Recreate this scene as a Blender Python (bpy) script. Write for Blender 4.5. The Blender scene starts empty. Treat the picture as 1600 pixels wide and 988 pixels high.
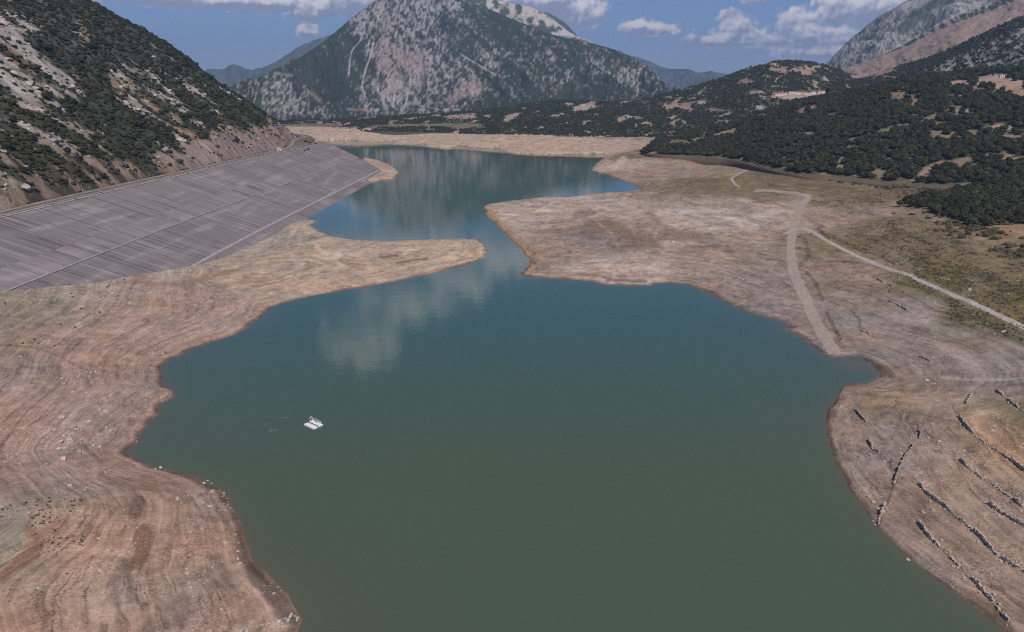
import bpy, bmesh, math, random
import numpy as np
from mathutils import Vector, Matrix

random.seed(7)
rng = np.random.default_rng(11)
R = math.radians
scene = bpy.context.scene
COL = scene.collection

# ------------------------------------------------------------------ camera
CAM_H = 120.0
PITCH = 16.7
FPX = 1143.0                       # focal length in photo pixels (1600 wide)
cam_data = bpy.data.cameras.new('camera')
cam = bpy.data.objects.new('camera', cam_data)
COL.objects.link(cam)
cam.location = (0, 0, CAM_H)
cam.rotation_euler = (R(90 - PITCH), 0, 0)
cam_data.sensor_width = 36.0
cam_data.lens = 36.0 * FPX / 1600.0
cam_data.clip_start = 1.0
cam_data.clip_end = 60000.0
scene.camera = cam
CP, SP = math.cos(R(PITCH)), math.sin(R(PITCH))

# ------------------------------------------------------------------ sky and sun
SUN_EL, SUN_AZ = 50.0, 163.0       # azimuth from the view direction (+Y), positive to +X
world = bpy.data.worlds.new('World')
scene.world = world
world.use_nodes = True
scene.view_settings.view_transform = 'Standard'
scene.view_settings.look = 'None'
scene.view_settings.exposure = -0.05
scene.view_settings.gamma = 1.0

sun_l = bpy.data.lights.new('sun', 'SUN')
sun_l.energy = 4.3
sun_l.angle = R(0.53)
sun_l.color = (1.0, 0.94, 0.87)
sun = bpy.data.objects.new('sun', sun_l)
COL.objects.link(sun)
sdir = Vector((math.sin(R(SUN_AZ)) * math.cos(R(SUN_EL)), math.cos(R(SUN_AZ)) * math.cos(R(SUN_EL)), math.sin(R(SUN_EL))))
sun.rotation_euler = sdir.to_track_quat('Z', 'Y').to_euler()
sun.location = (0, 0, 3000)


class Graph:
    """small wrapper to write node trees compactly"""
    def __init__(self, tree):
        self.t = tree
        tree.nodes.clear()

    def n(self, typ, **kw):
        nd = self.t.nodes.new(typ)
        for k, v in kw.items():
            setattr(nd, k, v)
        return nd

    def put(self, sock, v):
        if v is None:
            return
        if isinstance(v, bpy.types.NodeSocket):
            self.t.links.new(v, sock)
        else:
            sock.default_value = v

    def m(self, op, a, b=None, c=None, clamp=False):
        nd = self.n('ShaderNodeMath', operation=op, use_clamp=clamp)
        for s, v in zip(nd.inputs, (a, b, c)):
            self.put(s, v)
        return nd.outputs[0]

    def mix(self, f, a, b, blend='MIX'):
        nd = self.n('ShaderNodeMix', data_type='RGBA', blend_type=blend)
        self.put(nd.inputs[0], f)
        self.put(nd.inputs[6], a)
        self.put(nd.inputs[7], b)
        return nd.outputs[2]

    def noise(self, vec, scale, detail=4.0, rough=0.55, dist=0.0):
        nd = self.n('ShaderNodeTexNoise')
        self.put(nd.inputs['Vector'], vec)
        nd.inputs['Scale'].default_value = scale
        nd.inputs['Detail'].default_value = detail
        nd.inputs['Roughness'].default_value = rough
        nd.inputs['Distortion'].default_value = dist
        return nd.outputs['Fac']

    def ramp(self, v, lo, hi):
        nd = self.n('ShaderNodeMapRange', interpolation_type='SMOOTHSTEP')
        self.put(nd.inputs[0], v)
        self.put(nd.inputs[1], lo)
        self.put(nd.inputs[2], hi)
        return nd.outputs[0]

    def vmul(self, v, k):
        nd = self.n('ShaderNodeVectorMath', operation='MULTIPLY')
        self.put(nd.inputs[0], v)
        nd.inputs[1].default_value = k
        return nd.outputs[0]

    def vadd(self, v, k):
        nd = self.n('ShaderNodeVectorMath', operation='ADD')
        self.put(nd.inputs[0], v)
        nd.inputs[1].default_value = k
        return nd.outputs[0]


def pix_dir(px, py):
    """direction (azimuth, elevation in degrees) of a photo position"""
    x, u = px - 800.0, 494.0 - py
    y = FPX * CP + u * SP
    z = -FPX * SP + u * CP
    return math.degrees(math.atan2(x, y)), math.degrees(math.atan2(z, math.hypot(x, y)))


def build_sky():
    g = Graph(world.node_tree)
    sky = g.n('ShaderNodeTexSky', sky_type='NISHITA')
    sky.sun_disc = False
    sky.sun_elevation = R(SUN_EL)
    sky.sun_rotation = R(SUN_AZ)
    sky.altitude = 500
    sky.air_density = 0.9
    sky.dust_density = 0.1
    sky.ozone_density = 3.0
    tc = g.n('ShaderNodeTexCoord').outputs['Generated']
    sep = g.n('ShaderNodeSeparateXYZ')
    g.put(sep.inputs[0], tc)
    az = g.m('MULTIPLY', g.m('ARCTAN2', sep.outputs[0], sep.outputs[1]), 180 / math.pi)
    el = g.m('MULTIPLY', g.m('ARCSINE', sep.outputs[2]), 180 / math.pi)
    comb = g.n('ShaderNodeCombineXYZ')
    g.put(comb.inputs[0], az)
    g.put(comb.inputs[1], el)
    p = comb.outputs[0]                                  # sky position in degrees
    n1 = g.noise(p, 0.55, 6.0, 0.55)
    n2 = g.noise(g.vadd(p, (7.3, 2.1, 0)), 1.7, 5.0, 0.6)
    n_up = g.noise(g.vadd(p, (-0.22, 0.30, 0)), 0.55, 6.0, 0.55)
    warp = g.m('ADD', g.m('MULTIPLY', g.m('SUBTRACT', n1, 0.5), 3.2), g.m('MULTIPLY', g.m('SUBTRACT', n2, 0.5), 1.1))
    blobs = []
    for px, py, hx, hy in ((205, -4, 70, 10), (300, 2, 90, 13), (395, 6, 48, 15), (440, 8, 26, 11), (480, 22, 30, 16),
                           (482, 50, 15, 11), (545, 6, 80, 22), (640, -25, 80, 22), (860, 6, 70, 24), (905, 25, 30, 22),
                           (820, 0, 60, 20), (1005, 48, 42, 9), (1012, 42, 22, 10), (1155, 48, 42, 17), (1130, 66, 50, 9),
                           (1255, 46, 36, 22), (1290, 62, 95, 15), (1330, 18, 42, 28), (1385, 8, 44, 22), (1180, 0, 16, 6),
                           (1310, 84, 60, 8)):
        a, e = pix_dir(px, py)
        blobs.append((a, e, hx / 15.0, hy / 13.0))
    blobs += [(-12.2, 17.6, 3.6, 3.4), (-8.5, 15.0, 4.6, 2.6), (-4.0, 13.2, 3.6, 2.6), (0.5, 11.2, 6.0, 2.4), (-9.0, 10.4, 7.0, 2.2),
              (-31.0, 14.0, 6.0, 2.2), (33.0, 13.0, 7.0, 2.2)]
    best = None
    shade = None
    for a, e, wa, we in blobs:
        dx = g.m('MULTIPLY', g.m('SUBTRACT', az, a), 1 / wa)
        dy = g.m('MULTIPLY', g.m('SUBTRACT', el, e), 1 / we)
        dy = g.m('MULTIPLY', dy, g.m('MULTIPLY_ADD', g.m('LESS_THAN', dy, 0.0), 0.7, 1.0))   # flatter base
        v = g.m('SUBTRACT', 1.0, g.m('ADD', g.m('MULTIPLY', dx, dx), g.m('MULTIPLY', dy, dy)))
        v = g.m('MAXIMUM', v, -2.5)
        up = g.m('MULTIPLY', g.m('MAXIMUM', v, 0.0), dy)
        best = v if best is None else g.m('MAXIMUM', best, v)
        shade = up if shade is None else g.m('ADD', shade, up)
    dens = g.m('ADD', best, warp)
    alpha = g.m('MULTIPLY', g.ramp(dens, 0.0, 0.6), 0.95)
    relief = g.m('MULTIPLY', g.m('SUBTRACT', n1, n_up), 3.4)
    lit = g.ramp(g.m('ADD', g.m('MULTIPLY_ADD', shade, 1.3, 0.36), relief), 0.0, 1.0)
    cloud = g.mix(lit, (4.4, 4.8, 6.8, 1), (13.0, 12.2, 12.6, 1))
    skyt = g.mix(1.0, sky.outputs[0], (0.76, 0.84, 1.10, 1), 'MULTIPLY')
    veil = g.m('MULTIPLY', g.ramp(el, 8.0, -1.0), 0.62)
    skyc = g.mix(veil, skyt, (4.1, 4.9, 8.0, 1))
    final = g.mix(alpha, skyc, cloud)
    bg = g.n('ShaderNodeBackground')
    g.put(bg.inputs[0], final)
    bg.inputs[1].default_value = 0.075
    out = g.n('ShaderNodeOutputWorld')
    g.put(out.inputs[0], bg.outputs[0])


build_sky()

cy = scene.cycles
scene.render.engine = 'CYCLES'
cy.max_bounces = 5
cy.diffuse_bounces = 2
cy.glossy_bounces = 2
cy.transmission_bounces = 1
cy.volume_bounces = 0
cy.use_denoising = False            # the grain of the samples is finer than a denoiser's smear
cy.use_adaptive_sampling = True
cy.filter_width = 1.15


# ------------------------------------------------------------------ numeric helpers
def _hash(ix, iy, s):
    n = (ix.astype(np.int64) * 374761393 + iy.astype(np.int64) * 668265263 + s * 974711) & 0xffffffff
    n = ((n ^ (n >> 13)) * 1274126177) & 0xffffffff
    return ((n ^ (n >> 16)) & 0xffffff) / float(0xffffff)


def vnoise(x, y, s=0):
    x0, y0 = np.floor(x), np.floor(y)
    fx, fy = x - x0, y - y0
    fx = fx * fx * fx * (fx * (fx * 6 - 15) + 10)
    fy = fy * fy * fy * (fy * (fy * 6 - 15) + 10)
    a, b = _hash(x0, y0, s), _hash(x0 + 1, y0, s)
    c, d = _hash(x0, y0 + 1, s), _hash(x0 + 1, y0 + 1, s)
    return (a + (b - a) * fx) * (1 - fy) + (c + (d - c) * fx) * fy


def fbm(x, y, octv=4, s=0, gain=0.5):
    t, amp, tot = 0.0, 1.0, 0.0
    for k in range(octv):
        t = t + amp * (vnoise(x * 2.03 ** k + 17.1 * k, y * 2.03 ** k - 9.7 * k, s + k) - 0.5)
        tot += amp
        amp *= gain
    return t / tot * 2.0            # about -1..1


def ridged(x, y, octv=4, s=0, gain=0.55):
    t, amp, tot = 0.0, 1.0, 0.0
    for k in range(octv):
        t = t + amp * (1 - np.abs(2 * vnoise(x * 2.1 ** k + 5.3 * k, y * 2.1 ** k + 3.1 * k, s + k) - 1))
        tot += amp
        amp *= gain
    return t / tot


def sstep(a, b, x):
    t = np.clip((x - a) / (b - a), 0, 1)
    return t * t * (3 - 2 * t)


def project(P):
    """world points to photo pixels"""
    x, y, z = P[..., 0], P[..., 1], P[..., 2] - CAM_H
    d = y * CP - z * SP
    u = y * SP + z * CP
    d = np.where(d < 1, 1, d)
    return 800 + FPX * x / d, 494 - FPX * u / d, d


def unproject(px, py, z):
    x, u = px - 800.0, 494.0 - py
    y = FPX * CP + u * SP
    w = -FPX * SP + u * CP
    t = (z - CAM_H) / w
    return np.array((x * t, y * t, z))


def ray_at(px, py, Y):
    x, u = px - 800.0, 494.0 - py
    y = FPX * CP + u * SP
    w = -FPX * SP + u * CP
    t = Y / y
    return np.array((x * t, Y, CAM_H + w * t))


def tps_fit(P, V, lam=1e-3):
    n = len(P)
    r2 = ((P[:, None] - P[None]) ** 2).sum(-1)
    K = 0.5 * r2 * np.log(r2 + 1e-9) + lam * np.eye(n)
    Q = np.hstack([np.ones((n, 1)), P])
    A = np.block([[K, Q], [Q.T, np.zeros((3, 3))]])
    return np.linalg.solve(A, np.vstack([V, np.zeros((3, V.shape[1]))]))


def tps_eval(P, W, X, Y):
    out = [W[-3, k] + W[-2, k] * X + W[-1, k] * Y for k in range(W.shape[1])]
    for i in range(len(P)):
        r2 = (X - P[i, 0]) ** 2 + (Y - P[i, 1]) ** 2
        b = 0.5 * r2 * np.log(r2 + 1e-9)
        for k in range(W.shape[1]):
            out[k] = out[k] + W[i, k] * b
    return out


def seg_dist(X, Y, pts):
    """distance to a polyline, and parameter 0..1 along it"""
    best = np.full(X.shape, 1e18)
    side = np.zeros(X.shape)
    for (ax, ay), (bx, by) in zip(pts[:-1], pts[1:]):
        dx, dy = bx - ax, by - ay
        t = np.clip(((X - ax) * dx + (Y - ay) * dy) / (dx * dx + dy * dy + 1e-9), 0, 1)
        ex, ey = X - ax - t * dx, Y - ay - t * dy
        d2 = ex * ex + ey * ey
        m = d2 < best
        best = np.where(m, d2, best)
        side = np.where(m, dx * ey - dy * ex, side)
    return np.sqrt(best), side


def smooth_line(pts, n):
    """Catmull-Rom resampling of a list of tuples to n points"""
    P = np.array(pts, float)
    P = np.vstack([2 * P[0] - P[1], P, 2 * P[-1] - P[-2]])
    m = len(P) - 3
    u = np.linspace(0, m - 1e-6, n)
    i = u.astype(int)
    t = (u - i)[:, None]
    a, b, c, d = P[i], P[i + 1], P[i + 2], P[i + 3]
    return 0.5 * (2 * b + (c - a) * t + (2 * a - 5 * b + 4 * c - d) * t ** 2 + (3 * b - a - 3 * c + d) * t ** 3)


# ------------------------------------------------------------------ object helpers
def tag(o, label=None, cat=None, group=None, kind=None):
    if label: o['label'] = label
    if cat: o['category'] = cat
    if group: o['group'] = group
    if kind: o['kind'] = kind
    return o


def mesh_np(name, V, F, mat=None, col=None, smooth=True, attrs=None):
    me = bpy.data.meshes.new(name)
    V = np.ascontiguousarray(V, np.float32).reshape(-1, 3)
    F = np.ascontiguousarray(F, np.int32)
    k = F.shape[1]
    me.vertices.add(len(V))
    me.vertices.foreach_set('co', V.ravel())
    me.loops.add(F.size)
    me.loops.foreach_set('vertex_index', F.ravel())
    me.polygons.add(len(F))
    me.polygons.foreach_set('loop_start', np.arange(0, F.size, k, dtype=np.int32))
    me.polygons.foreach_set('loop_total', np.full(len(F), k, np.int32))
    me.polygons.foreach_set('use_smooth', np.full(len(F), smooth, bool))
    if col is not None:
        a = me.attributes.new('tint', 'FLOAT_COLOR', 'POINT')
        c4 = np.ones((len(V), 4), np.float32)
        c4[:, :3] = np.clip(col.reshape(-1, 3), 0.004, 0.9)
        a.data.foreach_set('color', c4.ravel())
    for nm, arr in (attrs or {}).items():
        a = me.attributes.new(nm, 'FLOAT', 'POINT')
        a.data.foreach_set('value', np.ascontiguousarray(arr, np.float32).ravel())
    me.update()
    me.validate()
    if mat: me.materials.append(mat)
    return me


def link(name, me, parent=None):
    o = bpy.data.objects.new(name, me)
    COL.objects.link(o)
    if parent is not None: o.parent = parent
    return o


def empty(name, loc, rz=0.0, sc=1.0):
    o = bpy.data.objects.new(name, None)
    COL.objects.link(o)
    o.empty_display_size = 0.5
    o.location = loc
    o.rotation_euler = (0, 0, rz)
    o.scale = (sc, sc, sc)
    return o


def grid_faces(nr, nc, keep=None):
    i = np.arange(nr * nc).reshape(nr, nc)
    F = np.stack([i[:-1, :-1], i[:-1, 1:], i[1:, 1:], i[1:, :-1]], -1).reshape(-1, 4)
    if keep is not None:
        k = keep.ravel()
        F = F[k[F].any(1)]
    return F


def compact(V, F, *arrs):
    used = np.zeros(len(V), bool)
    used[F.ravel()] = True
    idx = np.cumsum(used) - 1
    return (V[used], idx[F]) + tuple(a[used] for a in arrs)


def bm_mesh(name, bm, mat, smooth=False):
    me = bpy.data.meshes.new(name)
    bm.normal_update()
    bm.to_mesh(me)
    bm.free()
    if smooth:
        me.polygons.foreach_set('use_smooth', [True] * len(me.polygons))
    me.materials.append(mat)
    return me


def bm_box(bm, c, s, rot=0.0, bevel=0.0):
    r = bmesh.ops.create_cube(bm, size=1.0, matrix=Matrix.Translation(c) @ Matrix.Rotation(rot, 4, 'Z') @ Matrix.Diagonal((s[0], s[1], s[2], 1)))
    if bevel:
        es = list({e for v in r['verts'] for e in v.link_edges})
        bmesh.ops.bevel(bm, geom=es, offset=bevel, segments=2, affect='EDGES', profile=0.7)


def bm_tube(bm, pts, rads, n=6):
    rings = []
    for i, p in enumerate(pts):
        p = Vector(p)
        t = (Vector(pts[min(i + 1, len(pts) - 1)]) - Vector(pts[max(i - 1, 0)])).normalized()
        a = t.orthogonal().normalized()
        b = t.cross(a)
        r = rads[i] if hasattr(rads, '__len__') else rads
        rings.append([bm.verts.new(p + a * (r * math.cos(2 * math.pi * k / n)) + b * (r * math.sin(2 * math.pi * k / n))) for k in range(n)])
    for A, B in zip(rings[:-1], rings[1:]):
        for k in range(n):
            bm.faces.new((A[k], A[(k + 1) % n], B[(k + 1) % n], B[k]))
    bm.faces.new(rings[0][::-1])
    bm.faces.new(rings[-1])


# ------------------------------------------------------------------ materials
def terrain_mat(name, scale, bump, contrast=0.35, rough=0.95, strand=0.0):
    """soil or rock whose base colour is the 'tint' attribute, broken up by grain"""
    m = bpy.data.materials.new(name)
    m.use_nodes = True
    g = Graph(m.node_tree)
    at = g.n('ShaderNodeAttribute', attribute_name='tint').outputs['Color']
    geo = g.n('ShaderNodeNewGeometry').outputs['Position']
    n1 = g.noise(geo, scale, 6.0, 0.65)
    n2 = g.noise(geo, scale * 5.7, 3.0, 0.6)
    f = g.m('ADD', g.m('MULTIPLY', g.m('SUBTRACT', n1, 0.5), contrast * 2.2), g.m('MULTIPLY', g.m('SUBTRACT', n2, 0.5), contrast * 1.6))
    if strand:                     # hairline shorelines left by the falling water, at one height each
        sl = g.noise(g.vmul(geo, (0.045, 0.045, 4.6)), 1.0, 3.0, 0.7)
        sl2 = g.ramp(g.noise(g.vmul(geo, (0.03, 0.03, 2.3)), 1.0, 2.0, 0.6), 0.56, 0.62)       # now and then a sharper wave-cut line
        st_ = g.m('MULTIPLY', g.m('SUBTRACT', sl, 0.5), strand)
        st_ = g.m('SUBTRACT', st_, g.m('MULTIPLY', g.m('MULTIPLY', sl2, g.m('SUBTRACT', 1.0, g.ramp(g.noise(g.vmul(geo, (0.03, 0.03, 2.3)), 1.0, 2.0, 0.6), 0.60, 0.66))), 0.32))
        pb = g.noise(geo, 1.7, 2.0, 0.75)
        pm = g.m('MULTIPLY_ADD', g.ramp(g.noise(geo, 0.06, 3.0, 0.6), 0.40, 0.62), 0.75, 0.22)
        st_ = g.m('ADD', st_, g.m('MULTIPLY', g.m('MULTIPLY', g.ramp(pb, 0.56, 0.66), pm), 0.5))      # single pale stones
        st_ = g.m('SUBTRACT', st_, g.m('MULTIPLY', g.m('MULTIPLY', g.ramp(pb, 0.45, 0.36), pm), 0.5))
        f = g.m('ADD', f, st_)
    k = g.m('ADD', f, 1.0)
    mul = g.n('ShaderNodeVectorMath', operation='SCALE')
    g.put(mul.inputs[0], at)
    g.put(mul.inputs['Scale'], k)
    b = g.n('ShaderNodeBsdfPrincipled')
    g.put(b.inputs['Base Color'], mul.outputs[0])
    b.inputs['Roughness'].default_value = rough
    b.inputs['Specular IOR Level'].default_value = 0.12
    bp = g.n('ShaderNodeBump')
    bp.inputs['Strength'].default_value = 0.7
    bp.inputs['Distance'].default_value = bump
    g.put(bp.inputs['Height'], g.m('ADD', n1, g.m('MULTIPLY', n2, 0.4)))
    g.put(b.inputs['Normal'], bp.outputs[0])
    o = g.n('ShaderNodeOutputMaterial')
    g.put(o.inputs[0], b.outputs[0])
    return m


def plain_mat(name, c1, c2, scale=1.0, rough=0.8, bump=0.0, rnd=0.0, spec=0.25, coord='Object', stretch=(1, 1, 1), metal=0.0, c3=None):
    m = bpy.data.materials.new(name)
    m.use_nodes = True
    g = Graph(m.node_tree)
    tc = g.vmul(g.n('ShaderNodeTexCoord').outputs[coord], stretch)
    n1 = g.noise(tc, scale, 5.0, 0.6)
    c = g.mix(g.ramp(n1, 0.3, 0.7), (*c1, 1), (*c2, 1))
    if c3:
        r2 = g.m('FRACT', g.m('MULTIPLY', g.n('ShaderNodeObjectInfo').outputs['Random'], 7.31))
        c = g.mix(g.m('MULTIPLY', g.ramp(r2, 0.55, 1.0), 0.8), c, (*c3, 1))
    if rnd:
        rn = g.n('ShaderNodeObjectInfo').outputs['Random']
        k = g.m('MULTIPLY_ADD', rn, 2 * rnd, 1 - rnd)
        mul = g.n('ShaderNodeVectorMath', operation='SCALE')
        g.put(mul.inputs[0], c)
        g.put(mul.inputs['Scale'], k)
        c = mul.outputs[0]
    b = g.n('ShaderNodeBsdfPrincipled')
    g.put(b.inputs['Base Color'], c)
    b.inputs['Roughness'].default_value = rough
    b.inputs['Specular IOR Level'].default_value = spec
    b.inputs['Metallic'].default_value = metal
    if bump:
        bp = g.n('ShaderNodeBump')
        bp.inputs['Distance'].default_value = bump
        bp.inputs['Strength'].default_value = 0.8
        g.put(bp.inputs['Height'], n1)
        g.put(b.inputs['Normal'], bp.outputs[0])
    o = g.n('ShaderNodeOutputMaterial')
    g.put(o.inputs[0], b.outputs[0])
    return m


M_GROUND = terrain_mat('lakebed_soil', 0.8, 0.30, 0.40, strand=1.05)
M_HILL = terrain_mat('hillside_rock', 0.42, 1.1, 0.5)
M_FAR = terrain_mat('mountain_rock', 0.055, 6.0, 0.40)
M_OAK = plain_mat('oak_leaves', (0.027, 0.031, 0.013), (0.060, 0.061, 0.026), 1.2, 0.85, 0.1, 0.4, 0.1, c3=(0.066, 0.060, 0.028))
M_SCRUB = plain_mat('scrub_leaves', (0.026, 0.036, 0.018), (0.056, 0.060, 0.030), 1.6, 0.85, 0.08, 0.4, 0.1, c3=(0.070, 0.058, 0.032))
M_DRY = plain_mat('dry_brush', (0.075, 0.070, 0.038), (0.14, 0.115, 0.07), 2.2, 0.95, 0.05, 0.35, 0.05)
M_CYPRESS = plain_mat('cypress_leaves', (0.014, 0.026, 0.016), (0.035, 0.048, 0.028), 1.3, 0.9, 0.1, 0.25, 0.1)
M_BARK = plain_mat('bark', (0.06, 0.045, 0.035), (0.12, 0.10, 0.08), 3.0, 0.95, 0.05, 0.2, 0.1)
M_STONE = plain_mat('limestone', (0.30, 0.24, 0.20), (0.50, 0.43, 0.37), 1.4, 0.95, 0.12, 0.22, 0.1)
M_WALLSTONE = plain_mat('wall_stone', (0.28, 0.225, 0.18), (0.50, 0.43, 0.355), 1.1, 0.95, 0.1, 0.15, 0.1, 'Object')
M_WHITE = plain_mat('white_paint', (0.66, 0.64, 0.64), (0.84, 0.83, 0.83), 1.5, 0.5, 0.0, 0.0, 0.4)
M_STEEL = plain_mat('galvanised_steel', (0.42, 0.43, 0.44), (0.62, 0.63, 0.64), 3.0, 0.45, 0.0, 0.0, 0.5, metal=0.4)
M_DARK = plain_mat('black_rubber', (0.015, 0.016, 0.018), (0.045, 0.045, 0.046), 3.0, 0.6)
M_HOSE = plain_mat('floating_hose_plastic', (0.07, 0.08, 0.075), (0.24, 0.26, 0.24), 1.3, 0.5)
M_PLASTER = plain_mat('white_plaster', (0.50, 0.46, 0.43), (0.74, 0.70, 0.66), 0.3, 0.9, 0.0, 0.15)
M_TILE = plain_mat('red_roof_tile', (0.20, 0.075, 0.05), (0.34, 0.14, 0.09), 0.6, 0.9, 0.0, 0.25)
M_GLASS = plain_mat('dark_glass', (0.02, 0.025, 0.03), (0.05, 0.055, 0.06), 1.0, 0.2, 0.0, 0.0, 0.5)
M_ASPHALT = plain_mat('road_asphalt', (0.20, 0.165, 0.15), (0.31, 0.26, 0.235), 0.08, 0.95, 0.02, coord='Object')
M_KERB = plain_mat('kerb_concrete', (0.27, 0.23, 0.22), (0.42, 0.37, 0.35), 0.2, 0.9)
M_TRACK = plain_mat('dirt_track', (0.285, 0.215, 0.172), (0.40, 0.315, 0.255), 0.5, 0.97, 0.1, stretch=(1, 1, 1))
M_GRAVEL = plain_mat('gravel_track', (0.31, 0.26, 0.22), (0.44, 0.385, 0.335), 0.3, 0.97, 0.06)


def revet_mat(name, base, streak, light):
    """weathered asphalt lining: fine lanes and stains running down the slope, washed-out bands along it"""
    m = bpy.data.materials.new(name)
    m.use_nodes = True
    g = Graph(m.node_tree)
    pos = g.n('ShaderNodeNewGeometry').outputs['Position']
    a = g.noise(g.vmul(pos, (0.012, 0.9, 0.0)), 1.0, 4.0, 0.7)          # down-slope streaks
    b_ = g.noise(g.vmul(pos, (0.02, 0.16, 0.0)), 1.0, 3.0, 0.6)
    c = g.noise(g.vmul(pos, (0.10, 0.012, 0.0)), 1.0, 3.0, 0.55)        # strand lines along the slope
    d = g.noise(pos, 0.05, 5.0, 0.6)
    rn = g.n('ShaderNodeObjectInfo').outputs['Random']
    s = g.m('ADD', g.m('MULTIPLY', g.m('SUBTRACT', a, 0.5), 1.6), g.m('MULTIPLY', g.m('SUBTRACT', b_, 0.5), 1.3))
    s = g.m('MULTIPLY', s, g.ramp(d, 0.28, 0.62))
    s = g.m('ADD', s, g.m('MULTIPLY', g.m('SUBTRACT', rn, 0.5), 0.22))
    s = g.m('ADD', s, g.m('MULTIPLY', g.m('SUBTRACT', c, 0.5), 0.9))
    f = g.ramp(s, -0.75, 0.75)
    col = g.mix(f, (*streak, 1), (*base, 1))
    col = g.mix(g.m('MULTIPLY', g.ramp(c, 0.52, 0.72), 0.55), col, (*light, 1))
    lane = g.n('ShaderNodeAttribute', attribute_name='lane').outputs['Fac']
    lk = g.m('MULTIPLY_ADD', g.m('MULTIPLY', lane, g.ramp(g.m('ADD', b_, g.m('MULTIPLY', g.m('SUBTRACT', d, 0.5), 0.8)), 0.40, 0.56)), 0.85, 1.0)
    sc_ = g.n('ShaderNodeVectorMath', operation='SCALE')
    g.put(sc_.inputs[0], col)
    g.put(sc_.inputs['Scale'], lk)
    col = sc_.outputs[0]
    bs = g.n('ShaderNodeBsdfPrincipled')
    g.put(bs.inputs['Base Color'], col)
    bs.inputs['Roughness'].default_value = 0.9
    bs.inputs['Specular IOR Level'].default_value = 0.2
    o = g.n('ShaderNodeOutputMaterial')
    g.put(o.inputs[0], bs.outputs[0])
    return m


M_REVET = revet_mat('slope_lining', (0.268, 0.228, 0.216), (0.158, 0.134, 0.134), (0.35, 0.30, 0.28))
M_BENCH = revet_mat('bench_lining', (0.275, 0.232, 0.222), (0.19, 0.16, 0.157), (0.33, 0.282, 0.265))


def water_mat():
    m = bpy.data.materials.new('lake_water')
    m.use_nodes = True
    g = Graph(m.node_tree)
    pos = g.n('ShaderNodeNewGeometry').outputs['Position']
    sh = g.n('ShaderNodeAttribute', attribute_name='shallow').outputs['Fac']
    gr = g.n('ShaderNodeAttribute', attribute_name='near_green').outputs['Fac']
    big = g.noise(pos, 0.006, 3.0, 0.5)
    deep = g.mix(gr, (0.038, 0.092, 0.074, 1), (0.070, 0.096, 0.054, 1))
    deep = g.mix(g.m('MULTIPLY', g.ramp(big, 0.35, 0.7), 0.25), deep, (0.054, 0.090, 0.064, 1))
    col = g.mix(sh, deep, (0.125, 0.095, 0.065, 1))
    b = g.n('ShaderNodeBsdfPrincipled')
    g.put(b.inputs['Base Color'], col)
    b.inputs['Roughness'].default_value = 0.035
    b.inputs['IOR'].default_value = 1.33
    w1 = g.noise(pos, 0.55, 3.0, 0.5)
    w2 = g.noise(g.vmul(pos, (0.05, 0.12, 0.1)), 1.0, 3.0, 0.5)
    bp = g.n('ShaderNodeBump')
    bp.inputs['Strength'].default_value = 1.0
    bp.inputs['Distance'].default_value = 0.022
    g.put(bp.inputs['Height'], g.m('ADD', w1, g.m('MULTIPLY', w2, 1.5)))
    g.put(b.inputs['Normal'], bp.outputs[0])
    o = g.n('ShaderNodeOutputMaterial')
    g.put(o.inputs[0], b.outputs[0])
    return m


M_WATER = water_mat()

# ------------------------------------------------------------------ shoreline and lakebed
SHORE = [(462, 990), (472, 967), (465, 955), (453, 930), (419, 895), (391, 874), (378, 824), (359, 783), (347, 766), (325, 757), (300, 745),
         (275, 739), (237, 731), (215, 719), (195, 708), (207, 698), (218, 690), (216, 679), (232, 660), (248, 648), (249, 633), (271, 621),
         (270, 610), (257, 604), (252, 591), (249, 579), (254, 571), (263, 563), (281, 557), (298, 546), (326, 536), (361, 525), (383, 513),
         (411, 494), (422, 480), (455, 470), (500, 460), (560, 450), (620, 440), (690, 424), (735, 412), (757, 402), (762, 393), (757, 382),
         (748, 375), (720, 373), (660, 375), (600, 378), (560, 377), (520, 370), (500, 362), (498, 353), (510, 345), (494, 343), (500, 335),
         (520, 325), (550, 305), (575, 293), (590, 283), (598, 281), (615, 280), (622, 271), (619, 264), (605, 256), (588, 250), (568, 246)]
FAR = [(542, 219), (572, 222), (592, 222), (620, 220), (612, 226), (640, 226.5), (662, 225), (667, 229.5), (690, 231.5), (712, 231), (716, 228),
       (740, 231), (780, 233), (790, 237), (800, 240), (838, 242), (901, 242), (940, 241), (952, 243), (934, 254), (928, 262), (926, 266), (942, 271), (965, 278), (982, 286), (1002, 293), (1000, 297),
       (982, 300), (952, 303), (926, 303), (889, 309), (851, 309), (825, 312), (790, 315), (762, 320), (757, 325), (762, 337), (780, 355),
       (800, 375), (815, 389), (828, 405), (829, 413), (813, 430), (851, 435), (886, 438), (922, 439), (947, 446), (977, 447), (1018, 447),
       (1025, 443), (1043, 442), (1068, 444), (1086, 449), (1110, 460), (1140, 475), (1165, 487), (1200, 497), (1223, 503), (1233, 510),
       (1225, 515), (1251, 527), (1273, 542), (1286, 554), (1301, 559), (1314, 561), (1342, 559), (1362, 567), (1373, 580), (1372, 589),
       (1357, 599), (1337, 601), (1320, 604), (1314, 610), (1309, 625), (1297, 640), (1289, 657), (1297, 687), (1307, 723), (1329, 763),
       (1349, 792), (1373, 824), (1402, 852), (1442, 888), (1490, 925), (1535, 957), (1575, 988), (1640, 1030), (1700, 1090)]
lake = [tuple(unproject(a, b, 0)[:2]) for a, b in SHORE]
for _k, (_a, _b) in enumerate(SHORE):       # the lined slope itself meets the water here: the soil below it stays under water
    if 51 <= _k <= 57: lake[_k] = (lake[_k][0] - (34 if _k > 52 else 8), lake[_k][1])
lake += [(-262, 1300), (-300, 1420), (-430, 1700), (-560, 2080)]
lake += [tuple(unproject(a, b, 0)[:2]) for a, b in FAR]
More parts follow.
